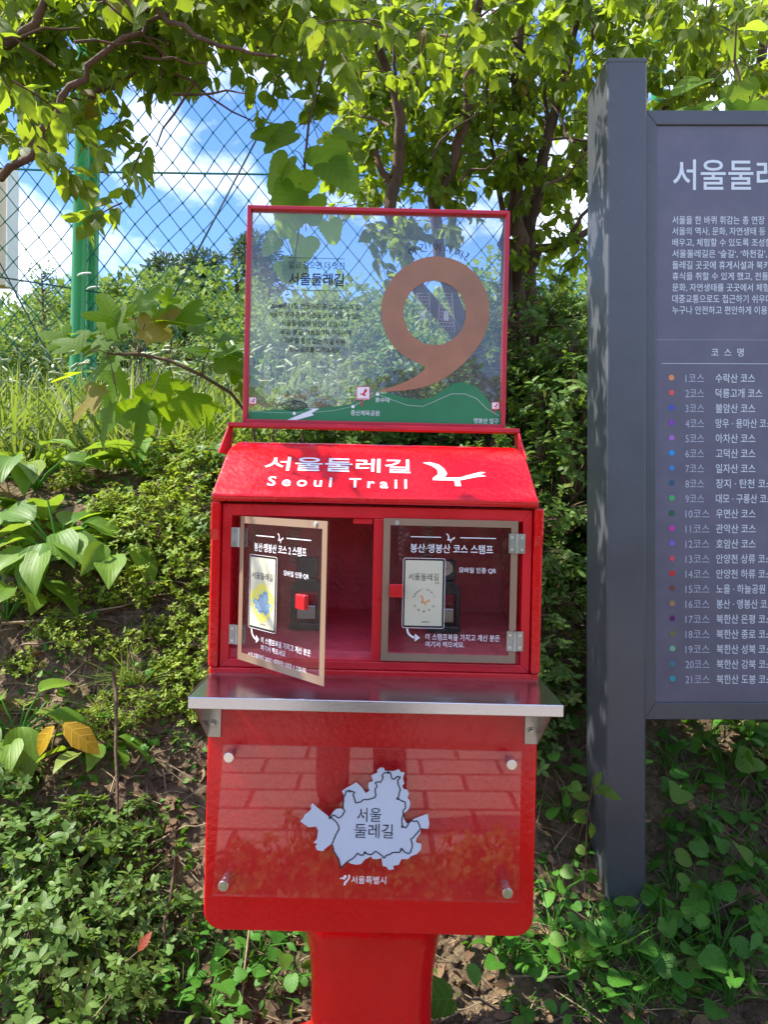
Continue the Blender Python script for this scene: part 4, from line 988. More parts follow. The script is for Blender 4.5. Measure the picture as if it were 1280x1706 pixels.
# third tree behind the sign
tr_ = P(1240, 740, 3.6); tr_.z = gnd(tr_.x, tr_.y)
dr = empty('dogwood_tree', tr_, 'dogwood tree with yellowing leaves seen above the top of the grey sign', 'tree', 'dogwood trees over the box')
b = MB(); stem(b, [(1240, 800, 3.6), (1235, 500, 3.6), (1200, 250, 3.5), (1150, 160, 3.4), (1130, 100, 3.3), (1120, -40, 3.2)], .06, .015); stem(b, [(1235, 500, 3.6), (1260, 250, 3.5), (1270, 80, 3.4), (1280, -60, 3.3)], .04, .012)
stem(b, [(1100, 190, 3.4), (1150, 135, 3.4), (1175, 120, 3.4)], .014, .01)
cm = MB(); twigs(cm, b, region(130, 960, 1340, -40, 215, 2.9, 3.9) + region(20, 1100, 1330, -40, 60, 2.3, 2.9), .15, 16, .060)
o1 = cm.build('crown', LM['dog'], dr, smooth_=True); o2 = b.build('trunk', M['bark'], dr, smooth_=True)
for o in (o1, o2): o.matrix_parent_inverse = Matrix.Translation(-tr_)

# ---- broad vine leaves hanging before the net, and the bright sprig above the sign
def leafy(name, label, cat, pts, mat_, tmpl, stempts, group=None, base=None, srad=.004):
    """a few large leaves given one by one: (px,py,d,size,direction degrees in the picture,tilt)"""
    base = base or P(*stempts[0])
    e = empty(name, base, label, cat, group)
    b = MB(); pos, ax, nm, sc, rn = [], [], [], [], []
    for px, py, d, s_, dirn, tilt in pts:
        w = R(dirn); pos.append(P(px, py, d)); ax.append((math.cos(w), -.25 + .5 * random.random(), math.sin(w))); nm.append((random.uniform(-.4, .4), -math.cos(R(tilt)), math.sin(R(tilt)) + .1)); sc.append(s_); rn.append(random.random())
    scatter(b, tmpl, pos, ax, nm, sc, np.array(rn)); o1 = b.build('foliage', mat_, e, smooth_=True)
    b = MB(); b.tube([P(*q) for q in stempts], [srad] * (len(stempts) - 1) + [srad * .5], 6)
    q3 = [P(*q) for q in stempts]
    for p in pos:
        near = min(q3, key=lambda q: (q - p).length); b.tube([near, near.lerp(p, .5) + Vector((0, 0, .01)), p], .0016, 4, cap=False)
    o2 = b.build('stem', M['twig'], e, smooth_=True)
    for o in (o1, o2): o.matrix_parent_inverse = Matrix.Translation(-base)
    return e
leafy('climbing_vine', 'bright green climbing vine of broad lobed leaves hanging above the glass board', 'vine',
      [(505, 215, 2.2, .14, 200, 40), (530, 230, 2.2, .14, -60, 30), (490, 250, 2.2, .15, 230, 35), (535, 262, 2.2, .15, -40, 30), (505, 270, 2.2, .13, -110, 25), (500, 305, 2.2, .12, -130, 20), (525, 205, 2.2, .11, 40, 60), (480, 230, 2.25, .12, 170, 30), (515, 320, 2.2, .10, -80, 30), (545, 225, 2.25, .11, 0, 40), (488, 345, 2.25, .10, -110, 20), (470, 390, 2.3, .09, -140, 20), (510, 385, 2.3, .10, -100, 20), (545, 360, 2.3, .09, -70, 20), (500, 430, 2.3, .09, -120, 20), (475, 430, 2.3, .08, -90, 20)], LM['vine'], T_VIN,
      [(560, -60, 2.2), (540, 100, 2.2), (515, 200, 2.2), (508, 270, 2.2), (505, 330, 2.25), (490, 440, 2.3)])
leafy('climbing_vine', 'sunlit vine sprig with large bright leaves above the right part of the grey sign', 'vine',
      [(1235, 45, 2.3, .09, 10, 70), (1215, 60, 2.3, .09, -60, 40), (1250, 100, 2.3, .10, 20, 60), (1180, 130, 2.35, .13, 200, 60), (1225, 130, 2.3, .13, -70, 45), (1250, 160, 2.3, .13, -100, 40), (1180, 190, 2.35, .12, 180, 60), (1270, 130, 2.3, .13, 0, 50), (1200, 165, 2.3, .10, -150, 55), (1160, 175, 2.35, .11, 210, 60)], LM['vine'], T_VIN,
      [(1300, 330, 2.4), (1250, 200, 2.35), (1225, 100, 2.3), (1228, 40, 2.3)])
# ---- sapling with deeply lobed leaves at the left
lobes = []
for px, py, s_, dr_ in ((240, 540, .13, 20), (265, 560, .12, 100), (290, 545, .12, 10), (170, 560, .13, 180), (200, 555, .14, 120), (205, 590, .15, 200), (170, 620, .14, 170), (230, 580, .14, 60), (240, 640, .15, -90), (190, 640, .14, 220), (215, 610, .13, 240), (265, 610, .14, -80), (285, 580, .15, 0), (320, 590, .14, 20), (340, 605, .14, -5), (370, 620, .13, -10), (250, 660, .13, -100), (300, 640, .12, -70), (330, 650, .12, -60), (150, 585, .12, 160), (225, 530, .11, 60), (280, 530, .11, 40), (305, 570, .13, 30), (195, 660, .13, -120), (350, 575, .12, 20), (385, 640, .11, -30)):
    lobes.append((px, py, random.uniform(2.3, 2.6), s_, dr_ + random.uniform(-15, 15), random.uniform(35, 80)))
    if random.random() < .8: lobes.append((px + random.uniform(-25, 25), py + random.uniform(-25, 30), random.uniform(2.35, 2.75), s_ * random.uniform(.6, .95), dr_ + random.uniform(-50, 50), random.uniform(30, 80)))
lb = Vector((-.38, 2.75, gnd(-.38, 2.75)))
leafy('lobed_sapling', 'sapling with large deeply lobed green and browning leaves left of the glass board', 'sapling', lobes, LM['lob'], T_LOB,
      [(435, 800, 2.7), (420, 700, 2.6), (385, 655, 2.5), (335, 625, 2.45), (280, 600, 2.45), (230, 590, 2.45), (180, 590, 2.4)], base=lb, srad=.006)

# ---- hostas
def hosta_proto(nl, seed):
    rs_ = np.random.default_rng(seed); b = MB(); t = MB(); pos, ax, nm, sc, rn = [], [], [], [], []
    for k in range(nl):
        w = k * 2.4 + rs_.uniform(-.3, .3); el = rs_.uniform(.25, 1.0); r_ = rs_.uniform(.06, .16)
        h = r_ * math.tan(el) * .9 + .05
        p = np.array((math.cos(w) * r_, math.sin(w) * r_, h)); t.tube([(0, 0, 0), tuple(p * np.array((.45, .45, .6))), tuple(p)], [.006, .005, .004], 6, cap=False)
        pos.append(p); ax.append((math.cos(w), math.sin(w), rs_.uniform(-.5, .35))); nm.append((rs_.normal() * .25 - math.cos(w) * .2, rs_.normal() * .25 - math.sin(w) * .2, 1)); sc.append(rs_.uniform(.15, .24)); rn.append(rs_.uniform())
    scatter(b, T_HOS, pos, ax, nm, sc, np.array(rn))
    return b, t
hp_ = []
def plant(name, parts, loc, label, cat, group, rz=0, s_=1, tilt=(0, 0)):
    e = empty(name, loc, label, cat, group, rot=(tilt[0], tilt[1], rz)); e.scale = (s_,) * 3
    for nm_, me in parts:
        o = bpy.data.objects.new(nm_, me); link(o, e)
    return e
def proto_meshes(items):
    out = []
    for nm_, mb, m in items:
        o = mb.build(nm_, m, smooth_=True); me = o.data; bpy.data.objects.remove(o); out.append((nm_, me))
    return out
HOS = [proto_meshes([('foliage', x, LM['hos']), ('stem', y, LM['weed'])]) for x, y in (hosta_proto(17, 1), hosta_proto(12, 2), hosta_proto(22, 5))]
def at(px, py, d0=1.3, dz=0): p = G(px, py, d0); return Vector((p.x, p.y, gnd(p.x, p.y) + dz))
for i, (px, py, v, s_, lab) in enumerate(((100, 945, 2, 1.0, 'large sunlit hosta clump with pale ribbed leaves high on the left bank'), (175, 960, 0, .9, 'sunlit hosta clump with long bare stalks beside the largest hosta clump'), (10, 1040, 1, .85, 'hosta clump cut by the left edge below the large sunlit clump'),
      (240, 800, 0, .95, 'dark shaded hosta with broad leaves below the lobed sapling'), (60, 820, 1, 1.0, 'shaded hosta at the left edge above the large sunlit clump'), (30, 1250, 1, .8, 'low hosta with a few dull leaves beside the yellow fallen leaf'), (-40, 900, 2, 1.0, 'hosta clump half outside the left edge beside the sunlit clump'), (150, 1290, 1, .55, 'small hosta with light green leaves below the bare soil patch'))):
    plant('hosta', HOS[v], at(px, py), lab, 'hosta', 'hostas on the left bank', rz=i * 1.3, s_=s_, tilt=(R(18), 0))

# ---- azalea shrubs: whorls of small leaves on branching stems
def azalea_proto(seed, n=90, r=.26, leaf=.040, nl=6):
    rs_ = np.random.default_rng(seed); b = MB(); t = MB(); pos, ax, nm, sc, rn = [], [], [], [], []
    forks = [Vector((rs_.normal() * .06, rs_.normal() * .06, rs_.uniform(.08, .16))) for _ in range(7)]
    for f in forks: t.tube([(0, 0, -.03), f * .5 + Vector((0, 0, .02)), f], [.007, .006, .005], 5, cap=False)
    for k in range(n):
        d = unit(rs_.normal(size=3)); d[2] = abs(d[2]) * .9 + .05; d = unit(d)
        c = d * r * rs_.uniform(.55, 1.12) * np.array((1, 1, .95)); c[2] += .06
        f = min(forks, key=lambda q: (q - Vector(c)).length)
        t.tube([f, f.lerp(Vector(c), .5) + Vector(rs_.normal(size=3)) * .012, tuple(c)], [.003, .0024, .0015], 4, cap=False)
        up = unit(d + np.array((0, 0, .7)) + rs_.normal(size=3) * .3); s1 = unit(np.cross(up, rs_.normal(size=3))); s2 = np.cross(up, s1); tone = rs_.uniform()
        for j in range(nl + 2):
            w = 2 * PI * j / nl + rs_.uniform(-.3, .3); q = (s1 * math.cos(w) + s2 * math.sin(w)) * (1 if j < nl else .5) + up * (rs_.uniform(.1, .6) if j < nl else .9)
            pos.append(c - up * .004 * j); ax.append(q); nm.append(up + rs_.normal(size=3) * .15); sc.append(leaf * rs_.uniform(.6, 1.2) * (1 if j < nl else .7)); rn.append(np.clip(.6 * tone + .45 * rs_.uniform(), 0, 1))
        for j in range(3):
            p = c * rs_.uniform(.6, .95); pos.append(p); ax.append(rs_.normal(size=3)); nm.append(rs_.normal(size=3) + np.array((0, 0, 1))); sc.append(leaf * rs_.uniform(.7, 1.1)); rn.append(rs_.uniform())
    scatter(b, T_AZA, pos, ax, nm, sc, np.array(rn)); return b, t
def tall_proto(seed):
    b = MB(); t = MB()
    for k in range(4):
        x, y = azalea_proto(seed * 10 + k, 95, .26, .036); o = np.array((.05 * math.cos(k * 2.1), .05 * math.sin(k * 2.1), .20 * k))
        for mb, q in ((b, x), (t, y)): mb.add(np.concatenate(q.v) + o, q.f, np.concatenate(q.uv), np.concatenate(q.r))
    t.tube([(0, 0, -.05), (.02, 0, .3), (0, .02, .75)], [.014, .011, .006], 6); return b, t
AZA = [proto_meshes([('foliage', x, LM['aza']), ('stem', y, M['twig'])]) for x, y in (azalea_proto(1), azalea_proto(2, 70, .22, .046), azalea_proto(3, 110, .30, .040))]
def stretch(items, k):
    for nm_, me in items:
        for v in me.vertices: v.co.z *= k
    return items
TALL = [stretch(proto_meshes([('foliage', x, LM['aza']), ('stem', y, M['twig'])]), 1.0) for x, y in (tall_proto(21), tall_proto(22))]
YNG = [proto_meshes([('foliage', x, LM['azayoung']), ('stem', y, M['twig'])]) for x, y in (azalea_proto(11, 110, .24, .033, 5), azalea_proto(12, 90, .20, .030, 5))]
def patch(name, protos, spots, label, cat, group, s0=.8, s1=1.15, sink=.02):
    for i, sp_ in enumerate(spots):
        px, py = sp_[:2]; loc = at(px, py) if len(sp_) < 4 else Vector((sp_[0], sp_[1], gnd(sp_[0], sp_[1])))
        s_ = sp_[2] if len(sp_) > 2 and sp_[2] else random.uniform(s0, s1)
        lab = label if isinstance(label, str) else label[i]
        plant(name, protos[i % len(protos)], loc + Vector((0, 0, -sink)), lab, cat, group, rz=random.uniform(0, 6.28), s_=s_, tilt=(random.uniform(-.1, .25), random.uniform(-.15, .15)))
patch('azalea_shrub', AZA, [(40, 1440, .75), (120, 1460, .8), (40, 1600, .8), (130, 1580, .75), (215, 1400, .5), (230, 1540, .65), (-20, 1350, .8), (290, 1560, .45), (60, 1740, .8), (180, 1700, .6)],
      'glossy azalea shrub with whorled leaves in the lower left corner', 'shrub', 'azaleas on the lower left bank')
patch('young_shrub', YNG, [(330, 900, .8), (290, 860, .8), (345, 830, .8), (250, 860, .7), (340, 980, .7), (300, 960, .7), (330, 1060, .6), (290, 1080, .5), (350, 1130, .5), (225, 1010, .4), (310, 800, .8), (360, 760, .8), (240, 930, .7), (200, 1010, .55), (270, 1010, .65), (250, 1080, .5), (310, 1150, .5), (180, 860, .6), (130, 1080, .45), (330, 1220, .45), (60, 1010, .5), (300, 720, .7), (220, 740, .6), (280, 1120, .4), (230, 1200, .4), (180, 1100, .35), (140, 1010, .4), (300, 1190, .45), (90, 1060, .4), (40, 1130, .45), (150, 1240, .4), (340, 1090, .5), (260, 900, .7), (170, 960, .5), (210, 880, .6), (120, 820, .5), (30, 960, .5), (340, 930, .8), (355, 1040, .6), (190, 1180, .3)],
      'small-leaved light green shrub on the bank between hostas and red box', 'shrub', 'small-leaved shrubs left of the box')
hed = [(x, y, s_, 1) for x, y, s_ in ((-.55, 2.85, .9), (-.3, 2.75, .95), (-.05, 2.8, 1.0), (.2, 2.75, 1.0), (.42, 2.7, 1.0), (.62, 2.85, 1.05), (-.42, 3.35, 1.2), (-.1, 3.4, 1.35), (.18, 3.35, 1.4), (.45, 3.4, 1.5), (.72, 3.3, 1.5), (.95, 3.3, 1.4), (.55, 2.45, .85), (.42, 2.3, .7), (.8, 2.7, 1.0), (-.72, 3.2, .9), (1.2, 3.2, 1.4), (1.5, 3.1, 1.3))]
patch('azalea_shrub', AZA, hed, 'dark green azalea shrub in the hedge behind the red box', 'shrub', 'azalea hedge behind the box')
patch('azalea_shrub', TALL, [(x, y, s_, 1) for x, y, s_ in ((.62, 2.75, 1.0), (.85, 2.9, 1.05), (.40, 3.0, 1.0), (.15, 3.1, .9), (-.12, 3.05, .85), (-.34, 3.0, .7), (1.15, 3.0, 1.0), (.72, 3.2, 1.1), (.55, 2.4, .75))],
      'tall dark azalea shrub in the back row between glass board and grey post', 'shrub', 'tall azaleas behind the box')
low = [(x, y, s_, 1) for x, y, s_ in ((-.75, .14, .95), (-.48, .16, .9), (-.22, .12, .95), (.06, .16, .85), (.32, .12, .95), (.58, .16, 1.0), (.84, .12, .95))]
patch('azalea_shrub', AZA, low, 'low azalea of the planting strip before the box, mirrored in its clear plate', 'shrub', 'low azaleas in front of the box')

patch('azalea_shrub', TALL, [(x, y, s_, 1) for x, y, s_ in ((1.9, 1.7, 1.1), (2.3, 1.4, 1.2), (2.1, 1.0, 1.1), (2.5, .7, 1.2), (2.9, 1.2, 1.3), (2.2, .3, 1.0), (2.8, .1, 1.2))],  # added beyond the view to darken what the open door reflects
      'azalea added out of view to darken the reflection in the open door', 'shrub', 'azaleas added right of the view')
# ---- weeds with round toothed leaves, low broad leaves and a lone sprig
def weed_proto(seed, tm, n, size, h, mats):
    rs_ = np.random.default_rng(seed); b = MB(); t = MB(); pos, ax, nm, sc, rn = [], [], [], [], []
    for k in range(n):
        w = rs_.uniform(0, 6.28); r_ = rs_.uniform(.02, .13); p = np.array((math.cos(w) * r_, math.sin(w) * r_, rs_.uniform(.2, 1) * h))
        t.tube([(0, 0, -.01), tuple(p * np.array((.4, .4, .6))), tuple(p)], [.0022, .0018, .0014], 4, cap=False)
        pos.append(p); ax.append((math.cos(w), math.sin(w), rs_.uniform(-.5, .3))); nm.append(np.array((0, -.4, 1)) + rs_.normal(size=3) * .35); sc.append(size * rs_.uniform(.5, 1.2)); rn.append(rs_.uniform())
    scatter(b, tm, pos, ax, nm, sc, np.array(rn)); return proto_meshes([('foliage', b, mats), ('stem', t, LM['weed'])])
WEED = [weed_proto(1, T_TOO, 15, .055, .13, LM['weed']), weed_proto(2, T_TOO, 12, .062, .1, LM['weed']), weed_proto(3, T_PLAIN, 16, .05, .15, LM['weed']), weed_proto(4, T_VIN, 13, .06, .12, LM['weed'])]
wsp = [(1130, 1560), (1180, 1500), (1230, 1480), (1260, 1560), (1200, 1590), (1120, 1490), (1250, 1650), (1180, 1400), (1240, 1380), (1120, 1400), (1270, 1440), (1150, 1330), (1210, 1300), (1260, 1310), (1110, 1280), (1180, 1250), (1250, 1240), (1290, 1520), (1300, 1620), (1215, 1680), (1100, 1620), (1150, 1640), (1290, 1380), (1300, 1280)]
patch('leafy_weed', WEED, wsp, 'low green weed with rounded toothed leaves on the bank under the grey sign', 'weed', 'weeds under the sign', .8, 1.3, 0)
patch('leafy_weed', WEED, [(930, 1500), (960, 1440), (920, 1560), (860, 1620), (900, 1640), (830, 1590), (980, 1560), (1000, 1620), (940, 1380), (910, 1300), (960, 1640), (1040, 1600), (940, 1230), (870, 1690), (970, 1700), (1060, 1690)], 'low green weed on dark soil between red pedestal and grey post', 'weed', 'weeds right of the pedestal', .6, 1.0, 0)
patch('leafy_weed', WEED[2:] + WEED[:1], [(430, 1600), (470, 1580), (400, 1640), (450, 1670), (370, 1600), (490, 1650), (330, 1650), (300, 1690), (260, 1640), (400, 1580), (350, 1700)], 'low green weed on dark soil left of the red pedestal', 'weed', 'weeds left of the pedestal', .5, .85, 0)
patch('leafy_weed', WEED, [(250, 1130), (150, 1040), (110, 1120), (200, 1230), (290, 1200), (60, 1150), (310, 1260), (120, 1210), (240, 1250), (60, 1080)], 'small weed on the sunlit bare soil of the left bank', 'weed', 'weeds on the bare soil', .4, .7, 0)
leafy('broad_leaf_plant', 'single plant with one broad dark toothed leaf right of the red pedestal base', 'plant', [(765, 1665, 1.62, .12, 170, 75), (800, 1640, 1.65, .05, 120, 60)], LM['weed'], T_TOO, [(840, 1690, 1.7), (800, 1665, 1.66), (775, 1665, 1.63)], srad=.003)
leafy('weed_sprig', 'thin upright weed sprig with narrow pale leaves before the grey post', 'weed', [(985, 1330, 1.85, .05, 170, 30), (990, 1312, 1.85, .045, 70, 50), (1000, 1318, 1.85, .06, -10, 50), (978, 1350, 1.85, .04, 200, 40), (990, 1322, 1.85, .05, 30, 50), (985, 1370, 1.85, .045, -80, 20), (978, 1372, 1.85, .03, 150, 50)], LM['vine'], T_PLAIN, [(975, 1490, 1.9), (977, 1420, 1.87), (980, 1350, 1.85), (988, 1310, 1.85)], srad=.002)
leafy('yellow_leaf_plant', 'plant with one large yellow spotted leaf on the left bank', 'plant', [(105, 1205, 2.15, .14, -30, 40), (90, 1210, 2.15, .12, 230, 40)], LM['yellow'], T_PLAIN, [(80, 1280, 2.2), (90, 1230, 2.17), (98, 1205, 2.15)], srad=.003)
leafy('reddish_leaf_plant', 'seedling with one pink-edged reddish leaf near the lower left corner', 'plant', [(160, 1655, 1.62, .07, 200, 50), (230, 1585, 1.65, .045, 60, 40)], LM['reddish'], T_PLAIN, [(190, 1720, 1.62), (175, 1680, 1.62), (165, 1655, 1.62)], srad=.002)

# ---- grass on the crest, tufts, ground cover, litter
def gstuff(name, n, xr_, yr_, tmpl, m, size, up, wide=1., mask=None, spread=.5, tilt=None):
    x = rng.uniform(*xr_, n); y = rng.uniform(*yr_, n)
    if mask is not None: k = mask(x, y); x, y = x[k], y[k]
    n = len(x); z = ground_h(x, y); b = MB()
    ax = np.stack([rng.normal(0, spread, n), rng.normal(0, spread, n), np.full(n, up)], -1); nm = rvec(n) + (np.array((0, 0, 1.)) if tilt is None else np.array(tilt))
    scatter(b, tmpl, np.stack([x, y, z + .004], -1), ax, nm, rng.uniform(size[0], size[1], n), rng.uniform(size=n), np.full(n, wide))
    return tag(b.build(name, m, smooth_=True), kind='stuff')
gstuff('meadow_grass', 11000, (-4.2, 1.6), (3.35, 6.4), T_GRASS, LM['grass'], (.18, .55), 1, 1.0, lambda x, y: (x < -.35) | (rng.uniform(size=len(x)) < .35), .35)
gstuff('meadow_grass_leaves', 5200, (-4.2, .2), (3.5, 6.2), T_LAN, LM['grass'], (.10, .24), .9, 1.0, None, .6)
def seedheads(n):
    b = MB(); t = MB()
    for _ in range(n):
        x, y = rng.uniform(-4, .1), rng.uniform(3.9, 6.2); h = rng.uniform(.38, .66); z = gnd(x, y); w = rng.uniform(0, 6.28); q = Vector((math.cos(w), math.sin(w), 0)) * .07
        a, c = Vector((x, y, z + h)), Vector((x, y, z + h)) + q + Vector((0, 0, rng.uniform(-.02, .05)))
        b.tube([Vector((x - .03, y, z)), Vector((x, y, z + h * .6)), a], [.0016, .0013, .001], 3, cap=False)
        b.tube([a, a.lerp(c, .3), a.lerp(c, .75), c], [.003, .009, .008, .002], 6)
    return tag(b.build('foxtail_grass', LM['foxtail'], smooth_=True), kind='stuff')
LM['foxtail'] = mat('foxtail_seed_head', (.55, .58, .34), .8, scale=60, col2=(.30, .36, .16), bump=.6, bscale=200)
seedheads(420)
mk = np.sin
def patchy(x, y): return (np.sin(5.1 * x + 2.3 * y) + np.sin(-3.2 * x + 4.7 * y + 1) + .8 * np.sin(9 * x + 8 * y)) > rng.uniform(-1.6, 1.6, len(x))
gstuff('ground_cover', 8600, (-2.3, 2.3), (1.5, 3.6), T_PLAIN, LM['weed'], (.015, .042), .5, 1.1, patchy, .8)
gstuff('leaf_litter', 6500, (-2.2, 2.2), (1.3, 3.4), T_PLAIN, LM['dry'], (.015, .055), .12, 1.1, None, .8)
def straw(name, n, xr_, yr_):
    b = MB()
    for _ in range(n):
        x, y = rng.uniform(*xr_), rng.uniform(*yr_); p = Vector((x, y, gnd(x, y) + .006)); w = rng.uniform(0, 6.28); ln = rng.uniform(.04, .22)
        q = Vector((x + math.cos(w) * ln, y + math.sin(w) * ln * .6, 0)); q.z = gnd(q.x, q.y) + rng.uniform(.004, .03)
        b.tube([p, p.lerp(q, .5) + Vector((0, 0, .008)), q], rng.uniform(.0007, .0022), 4, cap=False)
    return tag(b.build(name, M['deadstem'], smooth_=True), kind='stuff')
straw('dry_stalk_litter', 1500, (-1.8, 1.9), (1.4, 3.0))
def pebbles(n):
    b = MB()
    ico = [(0, 0, 1), (.9, 0, .4), (.28, .85, .4), (-.72, .53, .45), (-.7, -.5, .4), (.3, -.8, .45), (.5, .4, -.5), (-.4, .4, -.5), (0, -.6, -.5)]
    fc = [(0, 1, 2), (0, 2, 3), (0, 3, 4), (0, 4, 5), (0, 5, 1), (1, 6, 2), (2, 7, 3), (2, 6, 7), (3, 7, 4), (4, 8, 5), (4, 7, 8), (5, 8, 1), (1, 8, 6), (6, 8, 7)]
    for _ in range(n):
        x, y = rng.uniform(-1.8, 1.8), rng.uniform(1.4, 2.7); s_ = rng.uniform(.003, .013) if rng.uniform() < .93 else rng.uniform(.012, .022)
        b.add(np.array(ico) * s_ * rng.uniform(.7, 1.3, (1, 3)) + np.array((x, y, gnd(x, y) + s_ * .3)), fc)
    return tag(b.build('gravel', M['soil'], smooth_=False), kind='stuff')
pebbles(4200)
def tuft(px, py, n, h, label, m=None, sp=.5):
    c = at(px, py); e = empty('grass_tuft', c, label, 'grass tuft', 'grass tufts on the bank'); b = MB()
    x = rng.normal(0, .025, n); y = rng.normal(0, .025, n)
    scatter(b, T_GRASS, np.stack([x, y, np.zeros(n)], -1), np.stack([rng.normal(0, sp, n), rng.normal(-.1, sp, n), np.full(n, .8)], -1), rvec(n) + np.array((0, 0, .6)), rng.uniform(h * .5, h, n), rng.uniform(.3, .95, n), np.full(n, .8))
    b.build('blades', m or LM['grass'], e, smooth_=True)
tuft(220, 1140, 110, .19, 'sunlit thin-bladed grass tuft on the bare soil left of the steel shelf', sp=.8)
tuft(170, 1190, 50, .13, 'smaller sunlit grass tuft just below the thin-bladed tuft on bare soil', sp=.8)
tuft(1020, 1590, 70, .16, 'grass tuft at the foot of the grey post', LM['weed'])
tuft(1085, 1660, 90, .17, 'shaded grass tuft in the bottom right between grey post and weeds', LM['weed'], .7)
tuft(1160, 1620, 50, .17, 'grass tuft among the round-leaved weeds under the sign', LM['weed'], .6)
tuft(960, 1610, 40, .12, 'small grass tuft on dark soil between pedestal and post', LM['grass'])
# fallen twigs, a stone, a plant stake
def twig_thing(pts, r0, label, m=None):
    q = [at(x, y, 1.3, dz) for x, y, dz in pts]; e0 = q[0]; b = MB()
    w = []
    for i in range(len(q) - 1):
        for t in (0, .33, .66): w.append(q[i].lerp(q[i + 1], t) + Vector((random.gauss(0, .004), random.gauss(0, .004), random.gauss(0, .004))) - e0)
    w.append(q[-1] - e0); b.tube(w, [r0 * (1 - .6 * i / len(w)) for i in range(len(w))], 6)
    o = b.build('fallen_twig', m or M['twig'], smooth_=True, loc=e0); tag(o, label, 'twig', 'twigs on the bank')
twig_thing([(0, 1072, .05), (120, 1062, .06), (240, 1030, .06), (300, 1005, .05)], .006, 'long bare twig lying across the bare soil patch', M['deadstem'])
twig_thing([(20, 1100, .02), (90, 1090, .03), (200, 1120, .03)], .004, 'thin pale twig just below the long bare twig', M['deadstem'])
twig_thing([(100, 1430, .12), (140, 1470, .08), (120, 1500, .04), (180, 1530, .03)], .007, 'forked grey-brown twig under the lower left azaleas')
twig_thing([(230, 1440, .02), (290, 1410, .03), (345, 1385, .02)], .004, 'straight straw-coloured twig left of the red body', M['deadstem'])
twig_thing([(415, 1560, .2), (410, 1640, .08), (402, 1730, .0)], .004, 'thin upright dead stem left of the red pedestal', M['deadstem'])
twig_thing([(188, 1250, .25), (192, 1340, .15), (200, 1420, .02)], .007, 'upright brown stem standing among the lower left azaleas')
twig_thing([(290, 1560, .2), (270, 1640, .06), (255, 1740, .0)], .006, 'dark leaning stem below the azaleas near the pedestal')
twig_thing([(850, 1650, .03), (950, 1655, .03), (1020, 1668, .02)], .003, 'pale dry stalk lying on soil right of the pedestal', M['deadstem'])
p = at(1042, 1556); b = MB(); V = []
for i in range(6):
    for k in range(10):
        a_ = PI * i / 5; w = 2 * PI * k / 10; r_ = .021 * (1 + .15 * math.sin(3 * w + i)); V.append((r_ * math.sin(a_) * math.cos(w) * 1.2, r_ * math.sin(a_) * math.sin(w), r_ * math.cos(a_) * .8 + .01))
b.add(V, [(i * 10 + k, i * 10 + (k + 1) % 10, (i + 1) * 10 + (k + 1) % 10, (i + 1) * 10 + k) for i in range(5) for k in range(10)])
tag(b.build('stone', M['stone'], smooth_=True, loc=p), 'small grey stone lying at the foot of the grey sign post', 'stone')

# ---- far trees beyond the net
def far_proto(seed, nclump, hgt, wid, leaf, kind):
    rs_ = np.random.default_rng(seed); pos, ax, nm, sc, rn = [], [], [], [], []; t = MB()
    t.tube([(0, 0, -.3), (.05, 0, hgt * .4), (0, 0, hgt * .9)], [.14, .1, .03], 8)
    for c in range(nclump):
        if kind == 'round':
            d = unit(rs_.normal(size=3)); c0 = np.array((d[0] * wid * rs_.uniform(.3, 1), d[1] * wid * rs_.uniform(.3, 1), hgt * .52 + d[2] * hgt * .42 * rs_.uniform(.4, 1))); rr = rs_.uniform(.32, .62) * wid * .55
        else:
            h = rs_.uniform(.25, 1.0); w = rs_.uniform(0, 6.28); r_ = wid * (1.08 - h) * rs_.uniform(.4, 1); c0 = np.array((math.cos(w) * r_, math.sin(w) * r_, hgt * h)); rr = wid * .3
        t.tube([(0, 0, max(.2, c0[2] * .6)), tuple(c0)], [.03, .012], 5, cap=False)
        n = 190; d = unit(rs_.normal(size=(n, 3))); q = d * rr * rs_.uniform(.5, 1.05, (n, 1)) * np.array((1, 1, .7)); tone = rs_.uniform()
        pos.append(c0 + q); ax.append(d + rs_.normal(size=(n, 3)) * .6 + np.array((0, 0, -.2))); nm.append(d + rs_.normal(size=(n, 3)) * .5 + np.array((0, 0, .8))); sc.append(rs_.uniform(.6, 1.25, n) * leaf); rn.append(np.clip(.6 * tone + .4 * rs_.uniform(size=n), 0, .9))
    b = MB(); scatter(b, T_DIA, np.concatenate(pos), np.concatenate(ax), np.concatenate(nm), np.concatenate(sc), np.concatenate(rn), np.full(sum(map(len, pos)), 1. if kind == 'round' else .5)); return b, t
FAR = {}
for k, a in (('r1', (1, 34, 3.4, 1.5, .13, 'round')), ('r2', (2, 40, 3.0, 1.9, .12, 'round')), ('p', (3, 46, 4.4, 1.3, .14, 'pine'))):
    x, y = far_proto(*a); FAR[k] = proto_meshes([('crown', x, LM['pine' if k == 'p' else 'far']), ('trunk', y, M['bark'])])
def fartree(px, top, d, k, lab, grp='trees beyond the net'):
    hh = {'r1': 3.35, 'r2': 3.05, 'p': 4.4}[k]; p = P(px, top - 45, d); g = gnd(p.x, p.y); s_ = max(.35, (p.z - g) / hh)
    plant('broadleaf_tree' if k != 'p' else 'pine_tree', FAR[k], (p.x, p.y, g), lab, 'tree', grp, rz=px * .7, s_=s_)
